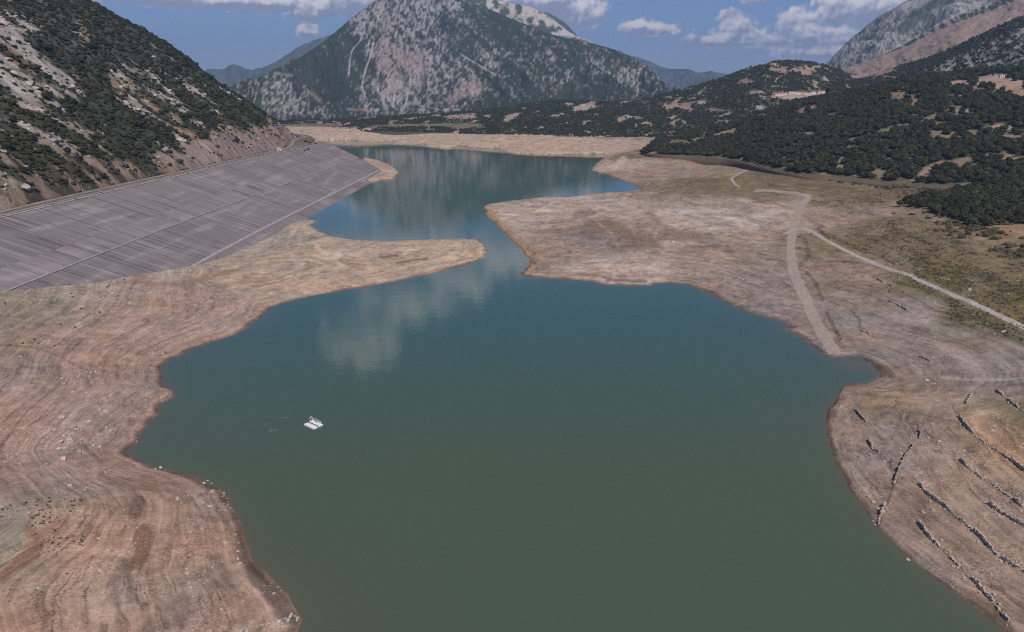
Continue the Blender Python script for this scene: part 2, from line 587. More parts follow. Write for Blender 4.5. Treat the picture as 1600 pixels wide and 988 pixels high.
lake += [(80, 60), (-60, 60)]

# heights of the dry lakebed and the plain (photo position of the surveyed point, height above the water)
HEIGHTS = [(0, 457, 21.6), (50, 453, 18.9), (100, 447, 16.4), (150, 440, 13.6), (200, 432, 11.2), (280, 419, 6.6), (350, 401, 2.6), (400, 383, 1.2), (440, 362, 0.9), (0, 430, 20), (150, 412, 12), (300, 385, 3), (380, 370, 0.9), (470, 346, 0.9), (150, 600, 8),
           (0, 560, 15), (0, 650, 12), (0, 750, 10), (0, 880, 8.5), (0, 988, 7.5), (100, 500, 14), (200, 490, 9.5), (300, 470, 6), (400, 430, 5),
           (330, 440, 4.6), (250, 452, 8), (150, 900, 5.5), (300, 900, 3), (380, 960, 2.5), (500, 420, 4.2), (600, 400, 3.6), (720, 387, 2.6),
           (480, 352, 1.6), (450, 372, 2.6), (400, 398, 3.2), (-200, 600, 20), (-200, 900, 13), (-100, 470, 26.5), (-250, 490, 33), (600, 268, 3.2),
           (780, 332, 3), (840, 400, 4.2), (900, 380, 5), (1000, 370, 6), (1100, 350, 8), (1200, 340, 10), (1000, 420, 3.5), (1100, 420, 6),
           (1180, 460, 5), (1100, 310, 10), (960, 322, 4), (1240, 400, 9), (1250, 480, 6), (1000, 272, 4.5), (960, 254, 6), (1050, 260, 10),
           (1100, 252, 17), (1000, 243, 13), (1020, 238, 24), (1100, 242, 30), (1160, 244, 31), (1300, 292, 24), (1200, 282, 21), (1400, 302, 29),
           (1300, 350, 17), (1400, 370, 23), (1500, 400, 25), (1600, 380, 33), (1600, 450, 26), (1500, 450, 20), (1400, 420, 16), (1350, 450, 12),
           (1400, 500, 11), (1500, 520, 13), (1600, 540, 17), (1600, 595, 11), (1450, 575, 5), (1500, 588, 6), (1550, 592, 8), (1400, 622, 7),
           (1500, 640, 12), (1600, 660, 17), (1500, 720, 10), (1600, 760, 13), (1450, 780, 5), (1600, 860, 8), (1500, 860, 3), (1350, 660, 5),
           (1750, 700, 24), (1750, 500, 28), (1800, 350, 48), (1750, 900, 13), (1300, 274, 33), (1450, 292, 34), (1550, 272, 38), (1600, 340, 37),
           (505, 200, 34), (600, 203, 34), (700, 204, 34), (800, 208, 34), (900, 211, 34), (1000, 214, 34), (700, 216, 18), (900, 228, 15),
           (800, 222, 18), (600, 212, 16), (450, 196, 36), (1250, 250, 34), (1400, 200, 36)]


def polar(x, y):
    return np.arctan2(x, y), np.log(np.hypot(x, y)) * 0.75


HEIGHTS = [(a, b, h * 0.74 if (h > 12 and (a > 1000 or b < 240)) else h) for a, b, h in HEIGHTS]     # full pool stands near 25 m above the water
hp = np.array([unproject(a, b, h) for a, b, h in HEIGHTS])
HT, HR = polar(hp[:, 0], hp[:, 1])
H_P = np.stack([HT, HR], 1)
H_W = None                          # fitted below, once the distance to the shore is known

WALLS = [   # dry stone terrace walls on the near right shore: photo positions of their line, label
    ([(1500, 652), (1512, 668), (1535, 690), (1560, 706), (1582, 722), (1602, 738)], 'long stone terrace wall along the orange soil, uppermost on the right shore'),
    ([(1502, 720), (1520, 738), (1550, 758), (1580, 780), (1603, 800)], 'stone terrace wall ending at the frame edge below the orange soil strip'),
    ([(1437, 760), (1452, 776), (1478, 795), (1505, 818), (1535, 845), (1556, 868), (1580, 884), (1602, 896)], 'longest stone terrace wall, crossing the middle of the right shore'),
    ([(1437, 820), (1450, 838), (1475, 862), (1500, 888), (1524, 912), (1550, 940), (1576, 974)], 'lowest stone terrace wall, nearest the water on the right shore'),
    ([(1436, 675), (1438, 684), (1428, 698), (1415, 715), (1405, 735), (1397, 758)], 'curved stone wall running downhill toward the water on the right shore'),
    ([(1383, 790), (1376, 806), (1373, 820)], 'short stone wall meeting the waterline on the right shore'),
    ([(1337, 643), (1345, 652), (1354, 661)], 'short dark stone wall near the tip of the right shore'),
    ([(1357, 690), (1364, 702), (1374, 709)], 'small hooked stone wall below the tip of the right shore'),
    ([(1519, 617), (1512, 628), (1509, 636)], 'short upright stone wall beside the grey rubble on the right shore'),
    ([(1558, 612), (1574, 624), (1590, 637), (1604, 646)], 'rubble wall line at the top edge of the near right shore'),
    ([(1545, 790), (1568, 806), (1602, 826)], 'low broken wall between two longer terrace walls on the right shore'),
    ([(1388, 472), (1402, 477), (1417, 485)], 'isolated wall stub below the gravel path across the bare slope'),
    ([(1437, 558), (1452, 564), (1466, 571)], 'lone dark wall stub on the grey mud slope above the inlet'),
    ([(1345, 518), (1360, 524)], 'tiny wall stub beside the dirt track gully'),
    ([(1370, 437), (1394, 448)], 'thin ruined wall on the grassy bank under the gravel path'),
]
TRACKS = [
    ([(1262, 310), (1253, 320), (1246, 340), (1240, 360), (1236, 385), (1238, 415), (1248, 445), (1262, 475), (1280, 512), (1297, 540), (1304, 553)], 6.5, 'dirt'),
    ([(1226, 366), (1248, 357), (1266, 361), (1290, 375), (1320, 391), (1350, 405), (1400, 424), (1440, 440), (1500, 466), (1560, 493), (1640, 530)], 4.0, 'gravel'),
    ([(1158, 238), (1160, 250), (1171, 262), (1158, 270), (1144, 278), (1147, 286), (1156, 293)], 3.0, 'gravel'),
    ([(1180, 298), (1225, 300), (1255, 305), (1264, 310), (1256, 317), (1236, 320)], 3.4, 'gravel'),
]


def lake_sdf(X, Y):
    """signed distance to the shoreline, positive on land"""
    P = lake + [lake[0]]
    best = np.full(X.shape, 1e18)
    ins = np.zeros(X.shape, bool)
    for (ax, ay), (bx, by) in zip(P[:-1], P[1:]):
        dx, dy = bx - ax, by - ay
        t = np.clip(((X - ax) * dx + (Y - ay) * dy) / (dx * dx + dy * dy + 1e-9), 0, 1)
        best = np.minimum(best, (X - ax - t * dx) ** 2 + (Y - ay - t * dy) ** 2)
        if ay != by:
            c = (ay > Y) != (by > Y)
            ins ^= c & (X < ax + (Y - ay) * dx / dy)
    d = np.sqrt(best)
    return np.where(ins, -d, d)


bank_line = [tuple(unproject(a, b, 0)[:2]) for a, b in ((757, 325), (762, 337), (780, 355), (800, 375), (815, 389), (829, 410))]
tip_line = [tuple(unproject(a, b, 0)[:2]) for a, b in ((1320, 604), (1297, 640), (1289, 657), (1297, 687), (1329, 763), (1373, 824), (1442, 888))]


def shore_slope(X, Y):
    bank, _ = seg_dist(X, Y, bank_line)
    tip, _ = seg_dist(X, Y, tip_line)
    return 0.16 + 0.15 * sstep(-60, -140, X) + 0.5 * sstep(500, 1300, np.hypot(X, Y)) + 0.9 * np.exp(-bank / 9.0) + 0.45 * np.exp(-tip / 5.0)


def fit_heights():
    """plateau heights that, after easing down to the shore, pass through the surveyed points"""
    d = np.maximum(lake_sdf(hp[:, 0], hp[:, 1]), 1.0)
    s = shore_slope(hp[:, 0], hp[:, 1])
    h = hp[:, 2]
    lo, hi = h.copy(), h * 3.0
    for _ in range(40):
        m = 0.5 * (lo + hi)
        ok = m * (1 - np.exp(-s * d / m)) < h
        lo, hi = np.where(ok, m, lo), np.where(ok, hi, m)
    return tps_fit(H_P, lo[:, None], 1e-5)


def base_height(X, Y, d):
    T, L = polar(X, Y)
    zb = tps_eval(H_P, H_W, T, L)[0]
    zb = np.maximum(zb, 0.9)
    far = sstep(2300, 2700, np.hypot(X, Y))
    zb = zb * (1 - far) + 30 * far
    s = shore_slope(X, Y)
    return np.where(d > 0, zb * (1 - np.exp(-s * np.maximum(d, 0) / zb)), np.maximum(-14, -0.14 * -d))


H_W = fit_heights()
NC, NR = 1000, 900
th = np.radians(np.linspace(-49, 49, NC))
rr = np.concatenate([np.exp(np.linspace(math.log(95), math.log(2700), NR - 30)), np.linspace(2800, 16000, 30)])
TH, RR = np.meshgrid(th, rr)
GX, GY = RR * np.sin(TH), RR * np.cos(TH)
GD = lake_sdf(GX, GY)
GD = GD + fbm(GX / 9, GY / 9, 3, 3) * np.clip(RR / 300, 0.5, 3.0) * 1.2
GZ = base_height(GX, GY, GD)
land = sstep(0, 12, GD)
mid = land * (1 - sstep(1500, 2500, RR))
GZ = GZ + (fbm(GX / 34, GY / 34, 4, 21) * 0.9 + fbm(GX / 7, GY / 7, 3, 31) * 0.22) * mid * (0.42 + 0.58 * sstep(-60, 40, GX) * sstep(330, 420, GY))
strand = GZ + fbm(GX / 26, GY / 26, 2, 41) * 0.25            # old waterlines follow the height
ph = (strand / 0.75) % 1.0
GZ = GZ + mid * 0.16 * (sstep(0.0, 0.8, ph) - ph) * (GZ < 25)
wall_xy = []
for pts, lab in WALLS:
    w = []
    for a, b in pts:
        z = 5.0
        for _ in range(12):
            q = unproject(a, b, z)
            zz = base_height(np.array([q[0]]), np.array([q[1]]), lake_sdf(np.array([q[0]]), np.array([q[1]])))[0]
            z = 0.5 * z + 0.5 * zz
        w.append((q[0], q[1]))
    wall_xy.append(smooth_line(w, max(6, len(w) * 5)))
near = (RR < 480) & (GX > 40) & (GD > 0)
for w in wall_xy[:11]:                     # terraces: the soil stands higher behind each wall
    xs, ys = GX[near], GY[near]
    dd, side = seg_dist(xs, ys, [tuple(p) for p in w])
    v = w[-1] - w[0]
    mid_w, nrm_w = w[len(w) // 2], np.array((-v[1], v[0])) / np.linalg.norm(v)
    qa, qb = mid_w + nrm_w * 9, mid_w - nrm_w * 9
    dl = lake_sdf(np.array((qa[0], qb[0])), np.array((qa[1], qb[1])))
    up_side = 1.0 if dl[0] > dl[1] else -1.0
    GZ[near] += 0.6 * np.where(side * up_side > 0, np.exp(-dd / 7.0), 0.0) * (dd < 26)


def ground_z(x, y):
    """height of the ground sheet, bilinear on its polar grid"""
    x, y = np.atleast_1d(np.asarray(x, float)), np.atleast_1d(np.asarray(y, float))
    t = (np.arctan2(x, y) - th[0]) / (th[1] - th[0])
    r = np.interp(np.hypot(x, y), rr, np.arange(NR))
    i, j = np.clip(r.astype(int), 0, NR - 2), np.clip(t.astype(int), 0, NC - 2)
    a, b = r - i, t - j
    return (GZ[i, j] * (1 - a) * (1 - b) + GZ[i + 1, j] * a * (1 - b) + GZ[i, j + 1] * (1 - a) * b + GZ[i + 1, j + 1] * a * b)


def on_ground(px, py):
    z = 5.0
    for _ in range(25):
        q = unproject(px, py, z)
        z = 0.5 * z + 0.5 * ground_z(q[0], q[1])[0]
    q = unproject(px, py, z)
    return np.array((q[0], q[1], ground_z(q[0], q[1])[0]))


G = np.stack([GX, GY, GZ], -1)
gpx, gpy, _ = project(G)

# ---- soil colours (albedo): regions, strand lines, stains and dark lines
PINK, TAN, PALE, GREY = (0.350, 0.233, 0.180), (0.30, 0.215, 0.155), (0.41, 0.31, 0.245), (0.255, 0.195, 0.165)
GRASS, OLIVE, ORANGE, BEIGE, STONY = (0.176, 0.130, 0.070), (0.140, 0.112, 0.050), (0.33, 0.205, 0.115), (0.43, 0.315, 0.225), (0.38, 0.30, 0.23)
BROWN = (0.17, 0.105, 0.075)
WARM = (0.362, 0.238, 0.170)
SOILS = [(0, 600, PINK), (150, 560, PINK), (100, 520, PINK), (250, 500, PINK), (120, 660, PINK), (0, 700, PINK), (150, 720, PINK), (300, 800, WARM), (150, 950, WARM),
         (0, 930, WARM), (400, 960, WARM), (120, 840, WARM), (250, 900, WARM), (330, 480, PINK), (400, 440, BEIGE), (500, 400, BEIGE), (650, 400, BEIGE), (720, 390, BEIGE), (0, 480, (0.27, 0.215, 0.155)), (0, 530, (0.26, 0.205, 0.15)), (150, 442, STONY), (60, 500, (0.27, 0.21, 0.155)), (250, 455, PINK), (320, 450, PINK),
         (300, 422, STONY), (400, 390, STONY), (450, 360, STONY), (80, 480, (0.29, 0.23, 0.165)), (0, 830, (0.27, 0.22, 0.165)), (600, 268, BEIGE),
         (790, 335, PALE), (900, 320, PALE), (850, 400, TAN), (930, 370, GREY), (1000, 360, TAN), (1100, 340, PALE), (1180, 340, PALE), (1000, 425, PALE), (1100, 420, TAN),
         (1180, 440, GREY), (1220, 480, GREY), (1000, 270, TAN), (1080, 265, TAN), (1120, 285, GRASS), (1180, 290, GRASS), (1250, 280, GRASS), (1350, 300, GRASS), (1300, 340, TAN),
         (1400, 360, GRASS), (1350, 370, GRASS), (1500, 400, GRASS), (1600, 420, GRASS), (1450, 410, OLIVE), (1480, 430, OLIVE), (1550, 480, OLIVE), (1600, 480, OLIVE), (1350, 420, TAN), (1420, 480, GREY),
         (1500, 560, GREY), (1400, 540, GREY), (1330, 500, GREY), (1580, 590, GREY), (1350, 640, TAN), (1450, 640, TAN), (1400, 700, GREY), (1500, 700, TAN), (1560, 690, ORANGE),
         (1600, 640, OLIVE), (1550, 640, TAN), (1480, 800, TAN), (1580, 850, TAN), (1600, 960, TAN), (1450, 860, GREY), (1590, 780, TAN),
         (600, 212, BEIGE), (700, 220, BEIGE), (800, 225, BEIGE), (900, 230, BEIGE), (950, 235, BEIGE), (960, 258, BEIGE), (1010, 240, GRASS), (1250, 240, BROWN), (1450, 285, BROWN), (1600, 350, ORANGE)]
sp_ = np.array([on_ground(a, b)[:2] for a, b, c in SOILS])
ST, SR = polar(sp_[:, 0], sp_[:, 1])
wt = np.zeros(GX.shape)
GC = np.zeros(GX.shape + (3,))
PT, PL = polar(GX, GY)
PT = PT + fbm(GX / 40, GY / 40, 4, 51) * 0.035 * np.clip(300 / RR, .2, 1)
PL = PL + fbm(GX / 40, GY / 40, 4, 61) * 0.045
for (a, b, c), t, l in zip(SOILS, ST, SR):
    w = 1.0 / (((PT - t) ** 2 + (PL - l) ** 2) ** 1.8 + 2e-6)
    wt += w
    GC += w[..., None] * np.array(c)
GC /= wt[..., None]


def paint(GCm, gx, gy, X, Y, pts, width, color, strength=0.8, soft=0.6, ns=12.0, seed=0):
    """lay a stain, line or soil patch of the given colour along a surveyed line"""
    P = smooth_line(pts, len(pts) * 3) if len(pts) > 2 else np.array(pts, float)
    x0, y0, x1, y1 = P[:, 0].min() - 3 * width, P[:, 1].min() - 3 * width, P[:, 0].max() + 3 * width, P[:, 1].max() + 3 * width
    m = (gx > x0) & (gx < x1) & (gy > y0) & (gy < y1)
    if not m.any(): return
    n = fbm(X[m] / ns, Y[m] / ns, 4, 70 + seed)
    dd, _ = seg_dist(gx[m], gy[m], [tuple(p) for p in P])
    k = strength * sstep(1.0, 1.0 - soft, dd / width + 0.8 * n)
    GCm[m] = GCm[m] * (1 - k[:, None]) + np.array(color) * k[:, None]


STAINS_AND_LINES = [
    ([(215, 785), (213, 800)], 16, BROWN, .8), ([(225, 830), (222, 860), (214, 880)], 14, (0.19, 0.10, 0.065), .75), ([(200, 890), (203, 940)], 7, BROWN, .5),
    ([(45, 830), (60, 845), (30, 880), (0, 905)], 13, (0.24, 0.125, 0.075), .75), ([(70, 830), (100, 820)], 12, (0.26, 0.14, 0.10), .6),
    ([(160, 745), (190, 752), (240, 760)], 9, (0.24, 0.14, 0.09), .55), ([(125, 695), (160, 722)], 6, BROWN, .6), ([(325, 770), (345, 800), (362, 835)], 8, BROWN, .6),
    ([(395, 890), (420, 930), (450, 965)], 14, (0.15, 0.11, 0.085), .75), ([(205, 660), (235, 655)], 9, BROWN, .5), ([(175, 700), (215, 690)], 6, BROWN, .4),
    ([(595, 401), (620, 400)], 5, (0.15, 0.11, 0.09), .8), ([(620, 412), (645, 407), (668, 404)], 3.5, (0.16, 0.115, 0.09), .8), ([(485, 372), (495, 373)], 3, BROWN, .5),
    ([(320, 430), (355, 425)], 6, (0.40, 0.21, 0.12), .6), ([(230, 445), (300, 440), (390, 415)], 5, (0.22, 0.17, 0.11), .45),
    ([(900, 335), (925, 332)], 9, (0.19, 0.13, 0.09), .7), ([(920, 360), (950, 355), (985, 370), (1020, 380)], 17, (0.20, 0.135, 0.095), .7), ([(1040, 365), (1080, 372), (1110, 370)], 9, (0.20, 0.14, 0.10), .5),
    ([(975, 388), (1030, 385)], 9, (0.21, 0.15, 0.11), .45), ([(950, 437), (1010, 440)], 4, (0.16, 0.11, 0.085), .7), ([(764, 332), (774, 350), (790, 368), (812, 392), (826, 415)], 14, (0.40, 0.245, 0.135), .95),
    ([(1030, 335), (1080, 330), (1140, 332)], 6, (0.50, 0.42, 0.36), .6), ([(1150, 345), (1220, 330)], 5, (0.50, 0.43, 0.37), .5), ([(925, 340), (955, 365)], 2.2, (0.40, 0.32, 0.245), .45), ([(980, 345), (992, 368)], 2, (0.40, 0.32, 0.245), .4),
    ([(960, 262), (975, 249)], 7, (0.52, 0.40, 0.30), .8), ([(1080, 300), (1200, 305)], 7, (0.21, 0.16, 0.10), .5), ([(1130, 284), (1165, 290)], 8, (0.20, 0.17, 0.07), .7),
    ([(1260, 425), (1275, 445), (1285, 470)], 5, (0.12, 0.095, 0.07), .7), ([(1292, 490), (1305, 515), (1312, 530)], 4, (0.11, 0.085, 0.07), .75), ([(1330, 485), (1342, 500), (1345, 520)], 3.5, (0.12, 0.095, 0.075), .7),  # dark lines along the gully and the edges of the dirt track
    ([(1250, 415), (1262, 400), (1258, 375)], 4, (0.12, 0.10, 0.07), .6), ([(1400, 600), (1450, 592), (1520, 590)], 6, (0.29, 0.225, 0.165), .5), ([(1355, 585), (1380, 575), (1395, 590)], 7, (0.15, 0.11, 0.085), .8),
    ([(1470, 590), (1500, 592), (1560, 594), (1600, 590)], 2.5, (0.48, 0.40, 0.33), .5), ([(1350, 632), (1400, 625), (1420, 620)], 10, (0.38, 0.24, 0.13), .6), ([(1296, 655), (1300, 670)], 8, (0.33, 0.17, 0.09), .7),
    ([(1540, 660), (1570, 690), (1600, 715)], 13, (0.33, 0.21, 0.12), .7), ([(1550, 650), (1600, 690)], 10, (0.15, 0.13, 0.08), .55), ([(1500, 640), (1560, 635), (1600, 650)], 10, (0.17, 0.15, 0.09), .5),
    ([(1440, 720), (1460, 745), (1475, 760)], 6, (0.27, 0.155, 0.12), .5), ([(1480, 470), (1540, 505), (1600, 535)], 9, (0.10, 0.092, 0.05), .6), ([(1410, 430), (1440, 450), (1500, 480)], 6, (0.115, 0.11, 0.045), .6),
    ([(1430, 515), (1480, 525), (1530, 548)], 9, (0.14, 0.125, 0.075), .55), ([(1510, 430), (1550, 432)], 6, (0.11, 0.095, 0.09), .6), ([(1400, 335), (1430, 340)], 7, (0.26, 0.15, 0.10), .6), ([(1540, 345), (1600, 345)], 8, (0.27, 0.155, 0.105), .7),
    ([(0, 800), (30, 820), (20, 860)], 14, (0.27, 0.24, 0.17), .6), ([(0, 540), (60, 545), (140, 580)], 1.6, (0.16, 0.11, 0.085), .7), ([(0, 595), (80, 605)], 1.5, (0.40, 0.33, 0.26), .5),
    ([(0, 700), (45, 640), (90, 605)], 2.0, (0.15, 0.10, 0.085), .6), ([(115, 580), (140, 545), (185, 525)], 3, (0.40, 0.27, 0.20), .5), ([(60, 545), (130, 530), (70, 530)], 2, (0.18, 0.13, 0.10), .4),
    ([(240, 590), (250, 640)], 4, (0.18, 0.12, 0.09), .4),
]
# strand lines first, so that the stains and dark lines lie over them
b1 = vnoise(strand * 2.1, GX * 0.004 + 3, 81) - 0.5
b2 = vnoise(strand * 6.5, GX * 0.02 + GY * 0.02, 82) - 0.5
b3 = fbm(GX / 16, GY / 16, 4, 83)
b4 = fbm(GX / 3.2, GY / 3.2, 3, 84)
flat = 1 - sstep(17, 25, GZ)
br = 1 + flat * (0.24 * b1 + 0.34 * b2) + 0.22 * b3 + 0.34 * b4
GC = GC * br[..., None]
wx_, wy_ = GX + 14 * fbm(GX / 45, GY / 45, 3, 86), GY + 14 * fbm(GX / 45, GY / 45, 3, 87)
vein = sstep(0.90, 0.985, 1 - np.abs(2 * vnoise(wx_ / 30, wy_ / 44, 88) - 1)) * sstep(-0.1, 0.35, fbm(GX / 60, GY / 60, 3, 89) + 0.1) * (GX > -60)      # low banks and furrows of the old fields
vein2 = sstep(0.88, 0.97, 1 - np.abs(2 * vnoise(wx_ / 17 + 4, wy_ / 30, 90) - 1)) * sstep(0.0, 0.4, fbm(GX / 50, GY / 50, 3, 99) + 0.1) * (GX > -60)
GC = GC * (1 + 0.26 * vein - 0.24 * vein2)[..., None]
mott = fbm(GX / 11, GY / 17, 5, 100, 0.62)
GC = GC * (1 + (0.22 * mott * (GX > -60))[..., None] * np.array((1.0, 1.0, 1.1)))
warm = fbm(GX / 22, GY / 22, 4, 85)[..., None]
GC = GC * (1 + warm * np.array((0.10, -0.02, -0.12)))
for k, (pts, w, c, s) in enumerate(STAINS_AND_LINES):
    paint(GC, gpx, gpy, GX, GY, pts, w, c, s, 0.6, 9.0, k)
for k, (pts, w, c) in enumerate((([q for q in TRACKS[0][0]], 9.5, (0.36, 0.28, 0.225)), (TRACKS[1][0], 3.6, (0.37, 0.30, 0.24)), (TRACKS[2][0], 2.2, (0.36, 0.29, 0.22)), (TRACKS[3][0], 3.0, (0.36, 0.29, 0.22)))):
    paint(GC, gpx, gpy, GX, GY, pts, w, c, 0.8, 0.7, 8.0, 150 + k)          # soil worn bare beside the tracks
gully = ridged(GX / 20 + fbm(GX / 30, GY / 30, 2, 5), GY / 20, 3, 91)
wet = sstep(0.75, 0.1, GZ + 0.25 * fbm(GX / 12, GY / 12, 2, 92)) * (GD > -3)
GC = GC * (1 - 0.55 * wet[..., None])
# dry brush along the old high-water line
brush = np.exp(-((GZ - 23) / 1.8) ** 2) * (GX > 100) * sstep(0.0, 0.4, fbm(GX / 18, GY / 18, 3, 93) + 0.25)
GC = GC * (1 - 0.6 * brush[..., None]) + np.array((0.085, 0.062, 0.04)) * 0.6 * brush[..., None]
beyond = sstep(26, 29, GZ)[..., None] * (RR > 600)[..., None]
GC = GC * (1 - 0.7 * beyond) + np.array((0.07, 0.068, 0.04)) * 0.7 * beyond

F = grid_faces(NR, NC, GZ > -3.0)
V_, F_, C_ = compact(G.reshape(-1, 3), F, GC.reshape(-1, 3))
tag(link('ground', mesh_np('ground', V_, F_, M_GROUND, C_)), kind='structure')

# ---- water sheet
wt_ = np.radians(np.linspace(-49, 49, 220))
wr_ = np.exp(np.linspace(math.log(60), math.log(2600), 300))
WT, WR = np.meshgrid(wt_, wr_)
WX, WY = WR * np.sin(WT), WR * np.cos(WT)
WD = lake_sdf(WX, WY)
shal = (np.exp(np.minimum(WD, 0) / 2.6) * 0.5 + np.exp(np.minimum(WD, 0) / 16.0) * 0.16) * np.clip(1.2 - WR / 900, 0.15, 1)
fb = unproject(880, 244, 0)
shal = np.maximum(shal, 0.8 * np.exp(-((WX - fb[0]) / 170) ** 2 - ((WY - fb[1] + 30) / 70) ** 2))
fb2 = unproject(1345, 570, 0)
shal = np.maximum(shal, 0.75 * np.exp(-(((WX - fb2[0]) / 14) ** 2 + ((WY - fb2[1]) / 12) ** 2)))
near_green = sstep(430, 165, WY + 30 * fbm(WX / 90, WY / 90, 3, 8))  # body colour turns greener towards the near end of the lake
WV = np.stack([WX, WY, np.zeros_like(WX)], -1).reshape(-1, 3)
WF = grid_faces(300, 220, WD < 12)
WV, WF, a1, a2 = compact(WV, WF, shal.ravel(), near_green.ravel())
tag(link('lake_water', mesh_np('lake_water', WV, WF, M_WATER, attrs={'shallow': a1, 'near_green': a2})), kind='structure')

#PART2

# ------------------------------------------------------------------ lined embankment on the left
EMB_X, EMB_Z, EMB_S = -331.0, 44.0, 2.84          # crest line, crest height, run per metre of fall
EMB_Y0, EMB_Y1 = 240.0, 1318.0


def crest_x(y):
    return EMB_X - 6.0 * np.exp(-((y - 600) / 250.0) ** 2) + 5.0 * sstep(900, 1300, y)


def emb_pt(y, z):
    return np.array((crest_x(y) + (EMB_Z - z) * EMB_S, y, z))


def end_y(z):
    """the far end face slants: the toe ends nearer than the crest"""
    return EMB_Y1 - (EMB_Z - z) * 2.2 - 60 * sstep(8, 0, z)


emb = empty('lined_embankment', (EMB_X, 700, 0))
tag(emb, 'long grey lined embankment sloping from the shore road down to the lake', 'embankment')


def emb_panel(name, y0, y1, z0, z1, lift, mat, lanes, parent=emb):
    """a paved panel: lanes of slightly uneven height with open joints between them"""
    V, F = [], []
    ys = np.linspace(y0, y1, lanes + 1)
    for k in range(lanes):
        a, b = ys[k] + 0.06, ys[k + 1] - 0.06
        up = lift + rng.uniform(-0.05, 0.05)
        q = []
        for yy in (a, b):
            for z in (z0, z1):
                e = end_y(z)
                yq = min(yy, e)
                p = emb_pt(yq, z)
                q.append(p + np.array((0.33 * up, 0, 0.94 * up)))
                q.append(p - np.array((0.33 * 0.5, 0, 0.94 * 0.5)))
        i = len(V)
        V += q                                  # a-top-upper, a-low-upper, a-top-lower, a-low-lower, b...
        F += [(i, i + 4, i + 6, i + 2), (i, i + 2, i + 3, i + 1), (i + 4, i + 5, i + 7, i + 6), (i + 2, i + 6, i + 7, i + 3), (i, i + 1, i + 5, i + 4)]
    V = np.array(V) - np.array((EMB_X, 700, 0))
    F = np.array(F)[:, ::-1]
    tone = np.repeat(rng.choice((-0.42, -0.2, 0.0, 0.1, 0.25), lanes), 8)
    return link(name, mesh_np(name, V, F, mat, smooth=False, attrs={'lane': tone}), parent)


y = EMB_Y0
while y < EMB_Y1 - 8:
    w = random.choice((12.6, 16.8, 16.8, 21.0, 25.2))
    y2 = min(y + w, EMB_Y1)
    lanes = max(2, int(round((y2 - y) / 2.1)))
    emb_panel('upper_panel', y, y2, 27.6, 43.6, 0.0, M_REVET, lanes)
    if y < end_y(22) - 4: emb_panel('lower_panel', y, y2, 5.6, 20.8, 0.0, M_REVET, lanes)
    if y < end_y(0) - 4: emb_panel('toe_panel', y, y2, -3.0, 4.2, -0.1, M_REVET, lanes)
    y = y2
y = EMB_Y0
while y < end_y(24) - 4:
    y2 = min(y + 42.0, EMB_Y1)
    emb_panel('bench_panel', y, y2, 21.3, 27.55, 0.06, M_BENCH, 12)
    y = y2


def emb_strip(name, za, zb, lift, mat, ya=EMB_Y0, yb=None):
    ys = np.linspace(ya, yb or end_y(za) - 1, 90)
    V = []
    for yy in ys:
        for z, u in ((za, 0.0), (za, lift), (zb, lift), (zb, 0.0)):
            V.append(emb_pt(yy, z) + np.array((0.33, 0, 0.94)) * u - np.array((EMB_X, 700, 0)))
    i = np.arange(len(V)).reshape(-1, 4)
    F = np.concatenate([np.stack([i[:-1, k], i[1:, k], i[1:, k + 1], i[:-1, k + 1]], -1) for k in range(3)])
    return link(name, mesh_np(name, np.array(V), F, mat, smooth=False), emb)


emb_strip('toe_kerb', 5.45, 4.7, 0.4, M_KERB)
emb_strip('toe_ledge', 4.7, 4.2, 0.12, M_BENCH)
emb_strip('bench_kerb', 21.25, 20.95, 0.2, M_KERB)
emb_strip('crest_kerb', 44.1, 43.65, 0.35, M_KERB)
# earth core and the far end face
core = []
for yy in np.linspace(EMB_Y0, EMB_Y1, 80):
    for z in (-4.0, 5, 20, 43.4):
        e = min(yy, end_y(z))
        core.append(emb_pt(e, z) - np.array((0.5 * 0.33 + .35, 0, 0.9)))
    core.append((crest_x(yy) - 30, yy, 43.2))
i = np.arange(len(core)).reshape(-1, 5)
F = np.concatenate([np.stack([i[:-1, k], i[:-1, k + 1], i[1:, k + 1], i[1:, k]], -1) for k in range(4)])
V = np.array(core)
ends = []
for z in (-4.0, 5, 20, 43.4):
    ends.append(emb_pt(end_y(z), z))
ends = np.array(ends)
back = ends + np.array((-70, 60, 0)) * np.array([[1.6], [1.3], [0.8], [0.3]])
e0 = len(V)
V = np.vstack([V, ends - np.array((0.5, 0, 0.9)), back - np.array((0, 0, 3.0))])
F = np.vstack([F, [(e0 + k, e0 + k + 1, e0 + 5 + k, e0 + 4 + k) for k in range(3)]])
cc = np.ones((len(V), 3)) * np.array((0.27, 0.21, 0.18))
link('earth_core', mesh_np('earth_core', V - np.array((EMB_X, 700, 0)), F, M_HILL, cc, smooth=False), emb)


# ------------------------------------------------------------------ shore road along the crest
def foot_x(y):
    return -352.0 - 58.0 * sstep(1120, 1450, y) - 160 * sstep(1450, 1800, y) - 6 * np.exp(-((y - 600) / 250.0) ** 2)


def ribbon(name, line, wid, mat, lift, zf, parent=None, n=4, edge=None):
    """a strip draped over a height function, line = N x 2"""
    L = np.asarray(line, float)
    t = np.gradient(L, axis=0)
    t /= np.linalg.norm(t, axis=1)[:, None] + 1e-9
    nrm = np.stack([-t[:, 1], t[:, 0]], 1)
    w = wid if hasattr(wid, '__len__') else np.full(len(L), wid)
    V = []
    for k in range(n + 1):
        f = k / n - 0.5
        jit = 0.0 if edge is None or 0 < k < n else edge
        q = L + nrm * (w * f)[:, None] + (rng.uniform(-1, 1, L.shape) * jit)
        V.append(np.stack([q[:, 0], q[:, 1], zf(q[:, 0], q[:, 1]) + lift], 1))
    V = np.stack(V, 1)
    F = grid_faces(len(L), n + 1)[:, ::-1]
    o = link(name, mesh_np(name, V.reshape(-1, 3), F, mat), parent)
    return o


